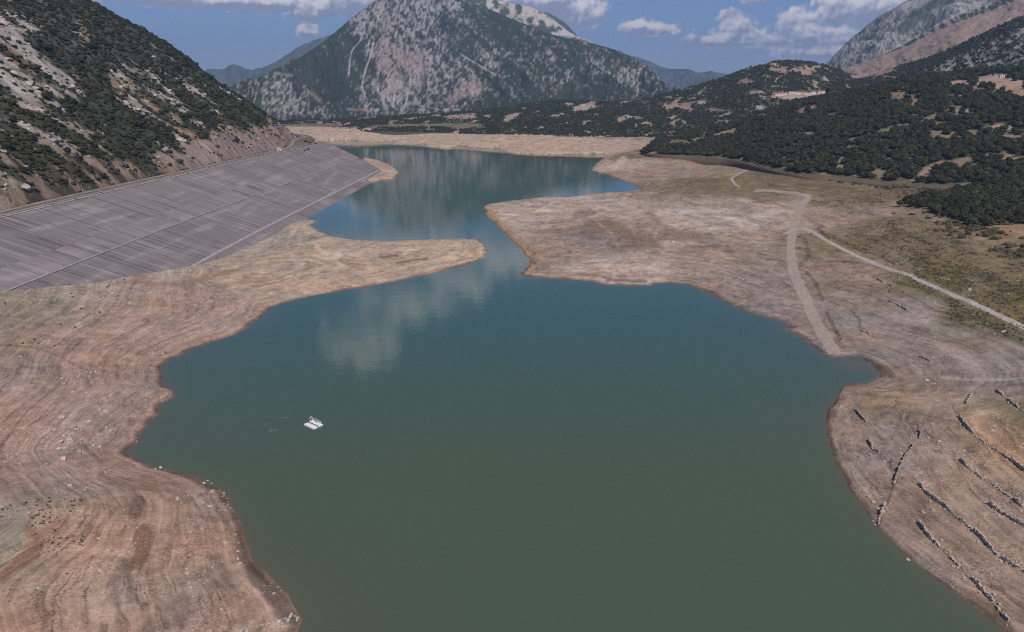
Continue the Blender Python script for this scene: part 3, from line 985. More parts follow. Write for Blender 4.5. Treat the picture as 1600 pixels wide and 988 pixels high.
ys = np.linspace(240, 1700, 300)
rx = foot_x(ys) + 5.0
road_line = np.stack([rx, ys], 1)
road_z = lambda x, y: np.full(np.shape(x), 44.0)
tag(ribbon('road', road_line, 5.4, M_ASPHALT, 0.10, road_z), kind='structure')
ys2 = np.linspace(240, EMB_Y1 - 6, 240)
tag(ribbon('service_road', np.stack([np.minimum(foot_x(ys2) + 15.2, crest_x(ys2) - 3.6) + 40 * sstep(1180, 1330, ys2), ys2], 1), 4.2, M_ASPHALT, 0.10, road_z), kind='structure')
V = []
for yy in np.linspace(230, 1720, 160):
    xa = max(crest_x(min(yy, EMB_Y1)) + 0.2, foot_x(yy) + 17) if yy < EMB_Y1 + 5 else foot_x(yy) + 19
    V += [(foot_x(yy) - 8, yy, 44.0), (xa, yy, 44.0), (xa + 8, yy, 38.0)]
i = np.arange(len(V)).reshape(-1, 3)
F = np.concatenate([np.stack([i[:-1, k], i[:-1, k + 1], i[1:, k + 1], i[1:, k]], -1) for k in range(2)])
V = np.array(V)
cc = np.ones((len(V), 3)) * np.array((0.15, 0.118, 0.085)) * (1 + 0.25 * rng.uniform(-1, 1, (len(V), 1)))
tag(link('road_verge', mesh_np('road_verge', V, F[:, ::-1] if False else F, M_HILL, cc)), kind='structure')

# ------------------------------------------------------------------ left hillside
hx = np.concatenate([np.linspace(0, 30, 22), 30 + 620 * np.linspace(0, 1, 230)[1:] ** 1.35])
hy = np.concatenate([np.linspace(230, 1320, 470), np.linspace(1323, 1560, 60)])
HS, HY = np.meshgrid(hx, hy)
P_X = np.array((0, 5, 14, 53, 100, 183, 315, 450, 650))
P_Z = np.array((0, 7, 17, 52, 86, 154, 228, 262, 285))


def hill_profile(s, yy):
    cut = 0.55 + 0.75 * vnoise(yy / 55.0, yy * 0 + 2, 12)
    base = np.interp(s, P_X, P_Z)
    low = np.interp(s, (0, 14, 60, 120), (0, 6.0, 46, 98))
    k = np.clip(cut, 0, 1.2)
    b = np.where(s < 110, low + (base - low) * np.clip(k, 0, 1.15), base)
    return b


HX = foot_x(HY) - HS
ye = 1300 + 130 * sstep(-560, -400, HX)
HZ = 44 + hill_profile(HS, HY)
env = sstep(0, 25, HS)
edge_soft = 1 - 0.75 * np.exp(-((HY - ye) / 40.0) ** 2)
strike = HS * 0.35                                 # ribs of rock run down the slope
rock = ridged((HY + 0.25 * HS) / 24 + fbm(HX / 50, HY / 50, 2, 1), HS / 60, 5, 101, 0.6)
gul = fbm((HY + 0.35 * HX) / 95, HX / 260, 3, 111)
HZ = HZ + env * edge_soft * (gul * 9 + (rock - 0.55) * 7.0) + fbm(HY / 9, HX / 9, 3, 121) * 1.3 * sstep(0, 4, HS)
HZ = HZ - np.maximum(HY - ye, 0) * 0.75
HZ = np.where(HS < 0.5, 43.9, np.maximum(HZ, 20))
HV = np.stack([HX, HY, HZ], -1)
hpx, hpy, _ = project(HV)
# scrub cover: dense high up and to the right, open low on the left (surveyed)
COVER = [(0, 20, .45), (20, 60, .25), (60, 110, .3), (100, 60, .9), (160, 30, 1), (130, 60, .55), (200, 60, .95), (230, 30, 1), (300, 90, .9), (260, 90, .6), (150, 110, .9), (90, 130, .35), (40, 150, .35),
         (0, 120, .3), (20, 190, .5), (60, 200, .45), (100, 180, .5), (150, 160, .75), (180, 120, .35), (200, 140, .25), (230, 160, .3), (250, 130, .6), (290, 130, .45), (340, 140, .6), (380, 170, .7),
         (200, 190, .8), (240, 220, .9), (210, 230, .8), (280, 190, .5), (330, 190, .65), (300, 220, .4), (350, 215, .35), (60, 240, .45), (100, 260, .4), (20, 260, .5), (40, 290, .2), (140, 260, .4),
         (180, 270, .25), (260, 250, .2), (400, 190, .8), (440, 195, .8), (420, 215, .15), (450, 215, .15), (360, 235, .1), (320, 240, .15), (0, 300, .15), (20, 230, .55), (340, 110, .85)]
cv = np.array([c[:3] for c in COVER], float)
cw = np.zeros(hpx.shape)
cs = np.zeros(hpx.shape)
for a, b, c in cv:
    w = 1 / (((hpx - a) ** 2 + (1.3 * (hpy - b)) ** 2) ** 1.5 + 900)
    cw += w
    cs += w * c
cover = cs / cw
streak = fbm((HY + 0.3 * HS) / 10, HS / 19, 5, 131, 0.65)
blot = fbm(HY / 40, HX / 60, 3, 141)
vegm = sstep(-0.06, 0.10, cover - 0.35 + 0.66 * streak + 0.30 * blot)
cutm = sstep(20, 11, HS - 16 * sstep(700, 1150, HY) + 12 * fbm(HY / 20, HS / 20, 3, 151))
cutm = cutm * (1 - 0.9 * sstep(500, 535, HY + 12 * fbm(HS / 12, HY / 30, 2, 153)) * (1 - sstep(740, 860, HY)))
rockc = np.array((0.34, 0.29, 0.26)) * (0.35 + 1.0 * rock[..., None])
earth = np.array((0.235, 0.168, 0.116)) * (1 + 0.3 * fbm(HY / 14, HX / 14, 3, 161))[..., None]
em = sstep(-0.05, 0.25, blot - 0.1 + 0.35 * sstep(110, 30, HS) + 0.5 * fbm(HY / 20, strike / 12, 3, 171))[..., None]
HC = (rockc * (1 - em) + earth * em) * (1 + 0.45 * fbm(HY / 4, HS / 7, 4, 175, 0.65))[..., None]
cutc = np.array((0.265, 0.193, 0.168)) * (0.5 + 0.9 * ridged(HY / 7, HZ / 16, 3, 181))[..., None]
redm = 0.6 * sstep(0.15, 0.6, fbm(HY / 30, HZ / 20, 3, 191))[..., None]
cutc = cutc * (1 - redm) + cutc * np.array((1.0, 0.82, 0.78)) * redm
HC = HC * (1 - cutm[..., None]) + cutc * cutm[..., None]
grs = np.array((0.036, 0.039, 0.021))
vm = (vegm * (1 - 0.85 * cutm))[..., None]
HC = HC * (1 - 0.9 * vm) + grs * (0.75 + 0.5 * vnoise(HY / 5, HX / 5, 7))[..., None] * 0.9 * vm
paint(HC, hpx, hpy, HX, HY, [(122, 32), (135, 55), (142, 78)], 9, (0.22, 0.17, 0.10), .8, .6, 12, 3)
HF = grid_faces(len(hy), len(hx))
tag(link('left_hillside', mesh_np('left_hillside', HV.reshape(-1, 3), HF, M_HILL, HC.reshape(-1, 3))), kind='structure')


# ------------------------------------------------------------------ hills and mountains (ridge line and foot surveyed)
def loft(name, cols, nu, nv, nb, pw, amp, nscale, seed, colour, mat, kind='structure', ridge_amp=0.2, gull=0.0, frac=None):
    """cols: (foot px, foot py, foot height, ridge px, ridge py, ridge distance). Returns the grid of points."""
    if frac is None:
        B = smooth_line([unproject(c[0], c[1], c[2]) for c in cols], nu)
    else:                                  # the foot lies hidden behind nearer ground, at a share of the ridge's distance
        B = smooth_line([ray_at(c[0], 150, c[5] * frac) * (1, 1, 0) + np.array((0, 0, c[2])) for c in cols], nu)
    T = smooth_line([ray_at(c[3], c[4], c[5]) for c in cols], nu)
    v = np.concatenate([np.linspace(0, 1, nv), 1 + np.linspace(0, 1, nb + 1)[1:]])[:, None, None]
    out = T - B
    out[:, 2] = 0
    vf = np.minimum(v, 1.0)
    P = B[None] + (T - B)[None] * vf
    vz = vf[..., 0]
    prof = pw * vz + (1 - pw) * vz * vz * (3 - 2 * vz) if pw > 0 else vz
    P[..., 2] = B[None, :, 2] + (T - B)[None, :, 2] * prof
    vb = np.maximum(v - 1, 0)
    P = P + out[None] * vb * 0.8
    P[..., 2] -= (T[None, :, 2] + 40) * (vb[..., 0] ** 1.3) * 0.9
    P = np.concatenate([P[:1] - np.array((0, 0, 14.0)), P])         # a skirt below the foot
    v = np.concatenate([v[:1], v])
    vz = np.concatenate([vz[:1], vz])
    X, Y = P[..., 0], P[..., 1]
    e = np.where(v[..., 0] <= 1, ridge_amp + (1 - ridge_amp) * np.sin(np.clip(v[..., 0], 0, 1) * math.pi) ** 0.7, ridge_amp) * sstep(0.0, 0.1, v[..., 0])
    n = fbm(X / nscale, Y / nscale, 5, seed)
    r = ridged(X / nscale * 1.7 + n, Y / nscale * 0.9 + 0.5 * n, 5, seed + 20)
    u = np.broadcast_to(np.linspace(0, 1, nu)[None], X.shape)
    gl = ridged(u * gull + 0.25 * n, vz * 1.2 * np.ones_like(u), 3, seed + 40) if gull else 0.0
    P[..., 2] += amp * e * (0.6 * n + 0.9 * (r - 0.55) + 0.8 * (gl - 0.55 if gull else 0.0))
    gx_, gy_, _ = project(P)
    C = colour(P, vz * np.ones_like(u), u, n, r, gl, gx_, gy_)
    nr = P.shape[0]
    o = link(name, mesh_np(name, P.reshape(-1, 3), grid_faces(nr, nu), mat, C.reshape(-1, 3)))
    tag(o, kind=kind)
    return P, gx_, gy_, C, v


def c_(a):
    return np.array(a)


VEG = c_((0.036, 0.045, 0.030))
ROCK = c_((0.265, 0.235, 0.225))


def col_main(P, v, u, n, r, gl, gx, gy):
    X, Y, Z = P[..., 0], P[..., 1], P[..., 2]
    fine = fbm(gx / 3.2 + 0.35 * gy / 4, gy / 5.2, 4, 301, 0.6)
    diag = fbm((X + 0.9 * Z) / 40, (Z - 0.2 * X) / 150, 4, 311)
    cov = np.zeros(X.shape)
    cwt = np.zeros(X.shape)
    for a, b, k in ((600, 20, .75), (560, 50, .55), (520, 90, .02), (540, 60, .2), (500, 100, .0), (550, 110, .1), (530, 120, .05), (470, 120, .12), (430, 130, .55), (450, 170, .55), (500, 150, .12), (540, 140, .15), (600, 80, .85), (640, 60, .6), (650, 100, .9), (620, 130, .75), (690, 70, .55), (700, 30, .4),
                    (680, 120, .65), (720, 100, .35), (760, 120, .3), (740, 60, .25), (790, 60, .25), (780, 95, .6), (740, 145, .75), (800, 40, .2), (840, 60, .3), (830, 90, .6), (870, 70, .45), (880, 110, .65), (800, 130, .5),
                    (900, 85, .3), (930, 100, .65), (960, 90, .3), (980, 120, .75), (1010, 115, .55), (950, 140, .2), (880, 150, .05), (820, 160, .05), (1020, 140, .3), (570, 170, .35), (500, 180, .45), (640, 165, .6), (700, 170, .5), (400, 125, .4),
                    (760, 160, .3), (690, 0, .6), (650, -5, .7)):
        w = 1 / (((gx - a) ** 2 + (1.4 * (gy - b)) ** 2) ** 1.6 + 2e3)
        cwt += w
        cov += w * k
    cov /= cwt
    cov = cov * (1 - 0.22 * sstep(700, 800, gx))
    k = sstep(-0.28, 0.36, cov - 0.62 + 0.80 * fine + 0.30 * diag + 0.35 * (r - 0.55))
    rk = ROCK * (0.75 + 0.5 * r + 0.25 * fine)[..., None]
    redm = 0.6 * np.exp(-((gx - 600) / 26) ** 2 - ((gy - 60) / 22) ** 2) + np.exp(-((gx - 625) / 40) ** 2 - ((gy - 100) / 26) ** 2)
    rk = rk * (1 - 0.22 * redm[..., None] * c_((0.2, 1, 1.1)))
    C = VEG * (1 + 0.35 * diag)[..., None] * (1 - k[..., None]) + rk * k[..., None]
    pale = (0.47, 0.43, 0.40)
    for i, (pts, w) in enumerate(([[(571, 45), (562, 65), (550, 80), (546, 100), (545, 120)], 2.2], [[(583, 68), (578, 90), (571, 110), (566, 135), (572, 155)], 2.6], [[(577, 65), (573, 90)], 1.4],
                                  [[(608, 125), (606, 155)], 1.6], [[(626, 125), (625, 150), (630, 157)], 2.2], [[(642, 125), (637, 150), (633, 165)], 2.4], [[(590, 140), (598, 155), (607, 168)], 2.2], [[(616, 145), (615, 168)], 2.2],
                                  [[(692, 108), (702, 122)], 2.4], [[(720, 85), (745, 100), (775, 118)], 2.8], [[(655, 165), (690, 172)], 1.5], [[(680, 28), (668, 45)], 3])):
        paint(C, gx, gy, X, Y, pts, w * 0.72, pale, .62, .8, 45, 400 + i)
    for i, (pts, w, c) in enumerate(([[(705, 155), (725, 140), (745, 138)], 11, (0.36, 0.25, 0.21)], [[(480, 140), (500, 158)], 5, (0.34, 0.22, 0.18)], [[(545, 170), (580, 174)], 4, (0.36, 0.24, 0.20)],
                                     [[(430, 115), (455, 118)], 3, (0.40, 0.33, 0.29)], [[(600, 62), (600, 66)], 7, (0.36, 0.25, 0.215)])):
        paint(C, gx, gy, X, Y, pts, w, c, .5, .8, 45, 430 + i)
    return C


main_cols = [(330, 192, 60, 330, 150, 3700), (380, 192, 60, 385, 131, 3900), (430, 193, 50, 440, 108, 4200), (480, 193, 45, 492, 74, 4500), (530, 190, 45, 535, 41, 4800), (580, 188, 45, 573, 10, 5100), (610, 186, 45, 612, -16, 5300),
             (650, 184, 45, 655, -14, 5350), (690, 182, 45, 700, -4, 5200), (740, 180, 45, 752, 10, 5000), (790, 176, 50, 800, 30, 4850), (840, 172, 55, 850, 50, 4700), (885, 168, 60, 900, 62, 4600), (930, 166, 60, 945, 73, 4500),
             (970, 163, 60, 985, 89, 4400), (1000, 162, 60, 1015, 108, 4300), (1020, 160, 60, 1035, 127, 4250), (1045, 158, 60, 1050, 143, 4200), (1075, 160, 60, 1075, 158, 4100)]
loft('central_mountain', main_cols, 620, 300, 30, 0.55, 95, 420, 200, col_main, M_FAR, ridge_amp=0.10, gull=26, frac=0.66)


def col_pale(P, v, u, n, r, gl, gx, gy):
    k = sstep(-0.1, 0.2, 0.12 + 0.5 * fbm(gx / 9, gy / 9, 4, 321) + 0.3 * n + 0.5 * (v - 0.9))
    return VEG * 1.6 * (1 - k[..., None]) + c_((0.45, 0.40, 0.36)) * (0.8 + 0.4 * r)[..., None] * k[..., None]


loft('summit_ridge', [(640, 60, 500, 640, -3, 6600), (690, 60, 500, 690, -8, 6600), (740, 60, 480, 745, -6, 6600), (780, 70, 460, 790, 4, 6500), (820, 80, 400, 830, 12, 6400), (850, 90, 380, 862, 30, 6300), (880, 100, 350, 890, 50, 6200),
                      (910, 110, 300, 918, 63, 6100), (940, 120, 300, 945, 80, 6000)], 240, 60, 10, 0.8, 60, 350, 230, col_pale, M_FAR, ridge_amp=0.2, gull=10, frac=0.86)


def col_blue(P, v, u, n, r, gl, gx, gy):
    return c_((0.075, 0.085, 0.07)) * (1 + 0.9 * (r - 0.5) + 0.5 * fbm(gx / 6, gy / 6, 3, 331))[..., None]


loft('far_ridge_behind_summit', [(770, 60, 400, 775, 30, 8200), (800, 60, 400, 806, 14, 8200), (830, 60, 380, 832, 19, 8200), (850, 65, 380, 858, 22, 8200), (880, 80, 300, 885, 38, 8200), (910, 90, 300, 905, 60, 8200)], 120, 30, 6, 0.8, 50, 500, 235, col_blue, M_FAR, ridge_amp=0.4, frac=0.85)
loft('far_range_left', [(300, 160, 100, 300, 112, 10500), (345, 160, 100, 347, 107, 10500), (370, 160, 100, 368, 101, 10500), (395, 160, 100, 396, 108, 10500), (430, 160, 100, 430, 97, 10300), (460, 160, 100, 470, 72, 10200),
                        (500, 160, 100, 500, 59, 10200), (540, 160, 100, 545, 45, 10200), (590, 160, 100, 590, 40, 10200)], 200, 60, 8, 0.8, 160, 1300, 240, col_blue, M_FAR, ridge_amp=0.3, gull=9, frac=0.85)
loft('far_range_right', [(950, 160, 100, 950, 80, 11500), (1000, 160, 100, 1005, 93, 11500), (1030, 160, 100, 1036, 106, 11500), (1060, 160, 100, 1064, 108, 11500), (1076, 160, 100, 1078, 109, 11500), (1090, 160, 100, 1092, 114, 11500),
                         (1110, 160, 100, 1110, 111, 11500), (1128, 160, 100, 1130, 115, 11500), (1200, 160, 100, 1200, 122, 11500), (1320, 160, 100, 1320, 118, 11500)], 200, 50, 8, 0.8, 120, 1100, 250, col_blue, M_FAR, ridge_amp=0.25, gull=11, frac=0.85)


def col_cliff(P, v, u, n, r, gl, gx, gy):
    d = fbm((gx + gy) / 6.5, (gx - gy) / 3.2, 5, 341, 0.66)
    k = sstep(-0.25, 0.3, 0.06 + 0.85 * d + 0.5 * (r - 0.5) + 0.3 * n)
    C = VEG * 1.5 * (1 - k[..., None]) + c_((0.26, 0.245, 0.235)) * (0.45 + 0.95 * r)[..., None] * k[..., None]
    paint(C, gx, gy, P[..., 0], P[..., 1], [(1410, 45), (1440, 20), (1470, 0)], 15, VEG * 1.4, .85, .6, 120, 7)
    return C


loft('right_mountain', [(1250, 130, 120, 1270, 112, 4700), (1280, 128, 120, 1292, 101, 4600), (1310, 126, 120, 1312, 77, 4500), (1340, 124, 120, 1342, 51, 4450), (1380, 122, 120, 1385, 22, 4400), (1420, 120, 120, 1425, -4, 4400), (1480, 118, 120, 1490, -45, 4400),
                        (1560, 112, 120, 1570, -90, 4400), (1700, 105, 120, 1720, -120, 4400), (1900, 100, 120, 1950, -120, 4400)], 320, 160, 12, 0.7, 150, 260, 260, col_cliff, M_FAR, ridge_amp=0.16, frac=0.7)


def col_pink(P, v, u, n, r, gl, gx, gy):
    X, Y = P[..., 0], P[..., 1]
    top = sstep(0.80, 0.97, v + 0.10 * n)
    d = fbm((gx + 1.5 * gy) / 16, (gx - gy) / 5, 5, 351, 0.6)
    k = sstep(0.0, 0.25, 0.35 - 0.9 * top - 0.65 * sstep(0.38, 0.12, v + 0.1 * n) + 0.5 * d + 0.2 * n)
    soil = c_((0.285, 0.205, 0.165)) * (1 + 0.25 * d)[..., None]
    rk = c_((0.30, 0.27, 0.25)) * (0.7 + 0.6 * r)[..., None]
    rm = (top * sstep(-0.05, 0.2, d))[..., None]
    C = VEG * 1.2 * (1 - k[..., None]) + soil * k[..., None]
    return C * (1 - rm) + rk * rm


loft('right_pink_slope', [(1290, 138, 90, 1300, 112, 3000), (1330, 137, 90, 1345, 98, 2950), (1370, 135, 95, 1385, 84, 2900), (1420, 130, 100, 1440, 55, 2850), (1470, 126, 105, 1495, 26, 2800), (1530, 122, 110, 1555, 3, 2750), (1600, 118, 110, 1625, -30, 2700),
                          (1750, 110, 110, 1780, -70, 2700), (1900, 100, 110, 1950, -90, 2700)], 300, 140, 12, 0.8, 45, 300, 270, col_pink, M_FAR, ridge_amp=0.12, frac=0.68)


def col_dark(P, v, u, n, r, gl, gx, gy):
    d = fbm((gx + 1.2 * gy) / 12, (gx - gy) / 4, 5, 361, 0.6)
    k = sstep(0.02, 0.3, -0.06 + 0.62 * d + 0.3 * n + 0.25 * (r - 0.5))
    C = VEG * (0.85 + 0.3 * r)[..., None] * (1 - k[..., None]) + c_((0.25, 0.225, 0.205)) * k[..., None]
    X, Y = P[..., 0], P[..., 1]
    for i, (pts, w, c, s) in enumerate(([[(1325, 121), (1345, 120), (1370, 116)], 5, (0.26, 0.20, 0.17), .8], [[(1375, 115), (1395, 110)], 5, (0.34, 0.23, 0.17), .8], [[(1380, 120), (1410, 122), (1440, 125)], 1.6, (0.42, 0.37, 0.32), .9], [[(1455, 116), (1475, 111)], 4, (0.33, 0.22, 0.17), .8])):
        paint(C, gx, gy, X, Y, pts, w, c, s, .6, 40, 460 + i)
    return C


right_dark = loft('right_dark_slope', [(1290, 150, 70, 1300, 125, 2200), (1340, 150, 70, 1345, 121, 2150), (1390, 148, 75, 1395, 106, 2100), (1430, 145, 80, 1440, 93, 2050), (1480, 140, 85, 1490, 74, 2000), (1540, 138, 85, 1550, 45, 1950), (1600, 135, 85, 1612, 20, 1900),
                                       (1750, 130, 85, 1770, -30, 1900), (1900, 125, 85, 1950, -70, 1900)], 260, 110, 12, 0.8, 22, 160, 280, col_dark, M_FAR, ridge_amp=0.15, frac=0.66)

FLOOR = c_((0.060, 0.062, 0.038))


def patchy(gx, gy, P, patches, C, seed):
    for i, (pts, w, c, s) in enumerate(patches):
        paint(C, gx, gy, P[..., 0], P[..., 1], pts, w, c, s, .5, 14, seed + i)
    return C


RED, SAND = (0.33, 0.215, 0.165), (0.37, 0.29, 0.22)
MID_PATCH = [([(897, 172), (925, 165)], 6, SAND, .85), ([(905, 166), (930, 160)], 3, RED, .7), ([(1040, 168), (1060, 165), (1078, 170)], 7, RED, .9), ([(700, 184), (740, 181)], 5, (0.35, 0.24, 0.19), .9), ([(1045, 195), (1060, 188), (1070, 192)], 3, SAND, .6),
             ([(1053, 195), (1050, 183)], 2, SAND, .8), ([(1210, 150), (1250, 150), (1290, 148)], 7, RED, .9), ([(1228, 152), (1252, 153)], 4, SAND, .9), ([(1205, 108), (1225, 110)], 6, RED, .8), ([(1240, 110), (1262, 113)], 6, RED, .9), ([(1270, 106), (1280, 105)], 3, SAND, .7),
             ([(1155, 130), (1165, 128)], 6, RED, .7), ([(1172, 145), (1185, 145)], 4, SAND, .6), ([(1105, 172), (1140, 174)], 3, SAND, .5), ([(1120, 190), (1135, 190)], 4, RED, .6), ([(1145, 205), (1152, 210)], 7, RED, .7), ([(610, 192), (612, 197)], 5, RED, .6),
             ([(665, 196), (668, 199)], 4, RED, .5), ([(1211, 133), (1213, 124), (1222, 119)], 1.3, SAND, .9), ([(560, 186), (590, 182), (640, 179)], 1.6, SAND, .6), ([(500, 196), (530, 195)], 4, RED, .5), ([(1100, 125), (1130, 121)], 1.5, SAND, .4)]


def col_mid(P, v, u, n, r, gl, gx, gy):
    k = sstep(0.27, 0.5, fbm(P[..., 0] / 40, P[..., 1] / 60, 4, 371) + 0.25 * n)
    C = FLOOR * (0.8 + 0.5 * r)[..., None] * (1 - k[..., None]) + c_(SAND) * 0.85 * k[..., None]
    return patchy(gx, gy, P, MID_PATCH, C, 500)


mid_cols = [(440, 199, 22, 440, 196, 2900), (480, 200, 22, 480, 193, 2900), (530, 203, 22, 540, 186, 2900), (600, 206, 22, 600, 181, 2900), (680, 207, 22, 690, 179, 2900), (760, 210, 22, 780, 170, 2850), (830, 212, 22, 850, 159, 2850), (890, 214, 22, 900, 157, 2850),
            (950, 215, 22, 950, 159, 2850), (1000, 217, 22, 1010, 154, 2700), (1040, 219, 22, 1062, 141, 2700), (1090, 222, 22, 1120, 123, 2700), (1150, 225, 22, 1180, 103, 2600), (1200, 225, 22, 1222, 95.5, 2600), (1240, 225, 22, 1262, 96, 2600), (1280, 220, 22, 1300, 106, 2600),
            (1320, 218, 22, 1335, 117, 2600), (1360, 215, 22, 1370, 128, 2600), (1420, 210, 22, 1430, 138, 2600), (1500, 205, 22, 1500, 150, 2600)]
MID = loft('middle_hill', mid_cols, 460, 120, 14, 0.75, 22, 230, 290, col_mid, M_HILL, ridge_amp=0.15, gull=16)

WOOD_PATCH = [([(1535, 128), (1560, 122), (1590, 132)], 9, (0.36, 0.245, 0.18), .95), ([(1560, 135), (1585, 145), (1610, 152)], 10, (0.34, 0.23, 0.15), .95), ([(1488, 131), (1510, 130)], 6, (0.35, 0.24, 0.19), .95), ([(1540, 147), (1556, 146)], 4, (0.30, 0.23, 0.16), .8),
              ([(1483, 152), (1505, 151)], 3, (0.36, 0.25, 0.19), .8), ([(1496, 176), (1520, 174)], 5, (0.34, 0.25, 0.17), .9), ([(1435, 174), (1448, 173)], 3, RED, .7), ([(1460, 195), (1478, 195)], 6, RED, .6), ([(1390, 200), (1420, 197)], 4, (0.2, 0.15, 0.1), .6),
              ([(1555, 200), (1580, 199)], 6, (0.33, 0.23, 0.16), .9), ([(1570, 215), (1600, 218)], 7, (0.36, 0.26, 0.18), .9), ([(1568, 250), (1590, 250)], 6, (0.34, 0.23, 0.17), .9), ([(1350, 192), (1358, 190)], 2, SAND, .6), ([(1295, 246), (1320, 250)], 4, (0.3, 0.2, 0.15), .8), ([(1310, 255), (1315, 268)], 6, (0.27, 0.22, 0.15), .8), ([(1440, 272), (1455, 262), (1470, 256), (1485, 255)], 6, (0.32, 0.2, 0.15), .9), ([(1425, 243), (1440, 240)], 3, SAND, .5),
              ([(1120, 212), (1145, 206)], 5, RED, .7), ([(1085, 220), (1105, 216)], 4, (0.26, 0.18, 0.12), .7), ([(1050, 222), (1075, 224)], 5, (0.21, 0.15, 0.10), .7), ([(1515, 118), (1508, 112), (1525, 102)], 2.5, SAND, .7), ([(1405, 123), (1440, 124)], 1.5, SAND, .7), ([(1545, 160), (1590, 178)], 2, SAND, .4), ([(1410, 180), (1440, 184)], 3, SAND, .4)]


def col_wood(P, v, u, n, r, gl, gx, gy):
    k = sstep(0.22, 0.46, fbm(P[..., 0] / 26, P[..., 1] / 30, 4, 381) + 0.2 * n)
    C = FLOOR * (0.9 + 0.4 * r)[..., None] * (1 - k[..., None]) + c_((0.22, 0.165, 0.105)) * k[..., None]
    low = sstep(0.05, 0.02, v)[..., None]
    C = C * (1 - low) + c_((0.13, 0.098, 0.06)) * (0.8 + 0.4 * r)[..., None] * low
    return patchy(gx, gy, P, WOOD_PATCH, C, 600)


wood_cols = [(1000, 240, 15, 1012, 227, 1482), (1020, 241, 20.16, 1030, 219, 1516.2), (1050, 243, 20.88, 1060, 211, 1573.2), (1090, 245, 20.88, 1110, 203, 1596), (1140, 250, 20.88, 1160, 188, 1573.2), (1190, 262, 21.6, 1220, 168, 1539), (1250, 276, 22.32, 1290, 152, 1504.8), (1310, 282, 22.32, 1350, 141, 1459.2),
             (1380, 290, 23.04, 1400, 127, 1425), (1440, 296, 23.76, 1450, 118, 1390.8), (1500, 300, 24.48, 1510, 112, 1368), (1560, 305, 25.2, 1570, 108, 1345.2), (1620, 310, 25.92, 1640, 104, 1322.4), (1720, 315, 28.8, 1750, 96, 1311), (1860, 320, 33.12, 1900, 92, 1311)]
WOOD = loft('wooded_slope', wood_cols, 480, 200, 14, 0.85, 9, 110, 295, col_wood, M_HILL, ridge_amp=0.25, gull=10)

# ------------------------------------------------------------------ plant and stone templates
def ico(sub):
    bm = bmesh.new()
    bmesh.ops.create_icosphere(bm, subdivisions=sub, radius=1.0)
    V = np.array([v.co[:] for v in bm.verts])
    F = np.array([[v.index for v in f.verts] for f in bm.faces])
    bm.free()
    return V, F


ICO1, ICO2 = ico(1), ico(2)


def foliage(name, mat, lumps, leaves, leaf, seed, sub=ICO1):
    """lumps: (x, y, z, rx, ry, rz); a few uneven cores with many small leaf clumps standing off them"""
    r = np.random.default_rng(seed)
    Vs, Fs = [], []
    nv = 0
    for (x, y, z, a, b, c) in lumps:
        V, F = sub
        k = 0.72 + 0.36 * r.random(len(V))
        Vs.append(V * k[:, None] * np.array((a, b, c)) + np.array((x, y, z)))
        Fs.append(F + nv)
        nv += len(V)
    tot = sum(a * b for (_, _, _, a, b, _) in lumps)
    for (x, y, z, a, b, c) in lumps:
        n = int(leaves * a * b / tot)
        d = r.normal(size=(n, 3))
        d[:, 2] = d[:, 2] * 0.8 + 0.25
        d /= np.linalg.norm(d, axis=1)[:, None]
        p = d * np.array((a, b, c)) * (0.82 + 0.36 * r.random((n, 1))) + np.array((x, y, z))
        t1 = r.normal(size=(n, 3))
        t1 -= d * (t1 * d).sum(1)[:, None] * 0.6
        t1 /= np.linalg.norm(t1, axis=1)[:, None]
        t2 = np.cross(d, t1)
        s = leaf * (0.6 + 0.8 * r.random((n, 1)))
        tri = np.stack([p + t1 * s, p - t1 * s * 0.6 + t2 * s * 0.8, p - t1 * s * 0.5 - t2 * s * 0.8 + d * s * 0.5], 1).reshape(-1, 3)
        Vs.append(tri)
        Fs.append(np.arange(3 * n).reshape(-1, 3) + nv)
        nv += 3 * n
    return mesh_np(name, np.vstack(Vs), np.vstack(Fs), mat, smooth=False)


def oak_lumps(seed, R_=4.0, H=7.0):
    r = random.Random(seed)
    L = [(0, 0, H * 0.56, R_ * 0.72, R_ * 0.72, H * 0.36)]
    for k in range(6):
        a = k * 1.047 + r.uniform(-.4, .4)
        q = R_ * r.uniform(0.42, 0.62)
        s = R_ * r.uniform(0.36, 0.52)
        L.append((q * math.cos(a), q * math.sin(a), H * r.uniform(0.38, 0.66), s, s, s * 0.85))
    L.append((r.uniform(-1, 1), r.uniform(-1, 1), H * 0.8, R_ * 0.4, R_ * 0.4, H * 0.18))
    return L


OAKS = [foliage('oak_crown', M_OAK, oak_lumps(s), 260, 0.62, s) for s in (1, 2, 3, 4)]


def trunk_mesh(seed, H=7.0, R_=4.0):
    r = random.Random(seed)
    bm = bmesh.new()
    bm_tube(bm, [(0, 0, -0.8), (0.1, 0, 0.8), (0.2, 0.1, 2.0), (0.1, 0.1, H * 0.6)], [0.42, 0.33, 0.28, 0.12], 7)
    for k in range(4):
        a = k * 1.57 + r.uniform(-.4, .4)
        q = R_ * 0.55
        bm_tube(bm, [(0.15, 0.05, 1.6 + 0.3 * k), (q * .5 * math.cos(a), q * .5 * math.sin(a), 2.9), (q * math.cos(a), q * math.sin(a), H * 0.55)], [0.2, 0.14, 0.06], 5)
    return bm_mesh('oak_trunk', bm, M_BARK)


TRUNKS = [trunk_mesh(s) for s in (1, 2)]


def shrub_lumps(seed):
    r = random.Random(seed)
    L = [(0, 0, 0.35, 0.75, 0.7, 0.5)]
    for k in range(4):
        a = k * 1.57 + r.uniform(-.5, .5)
        s = r.uniform(0.34, 0.5)
        L.append((0.55 * math.cos(a), 0.55 * math.sin(a), r.uniform(0.2, 0.4), s, s, s * 0.8))
    return L


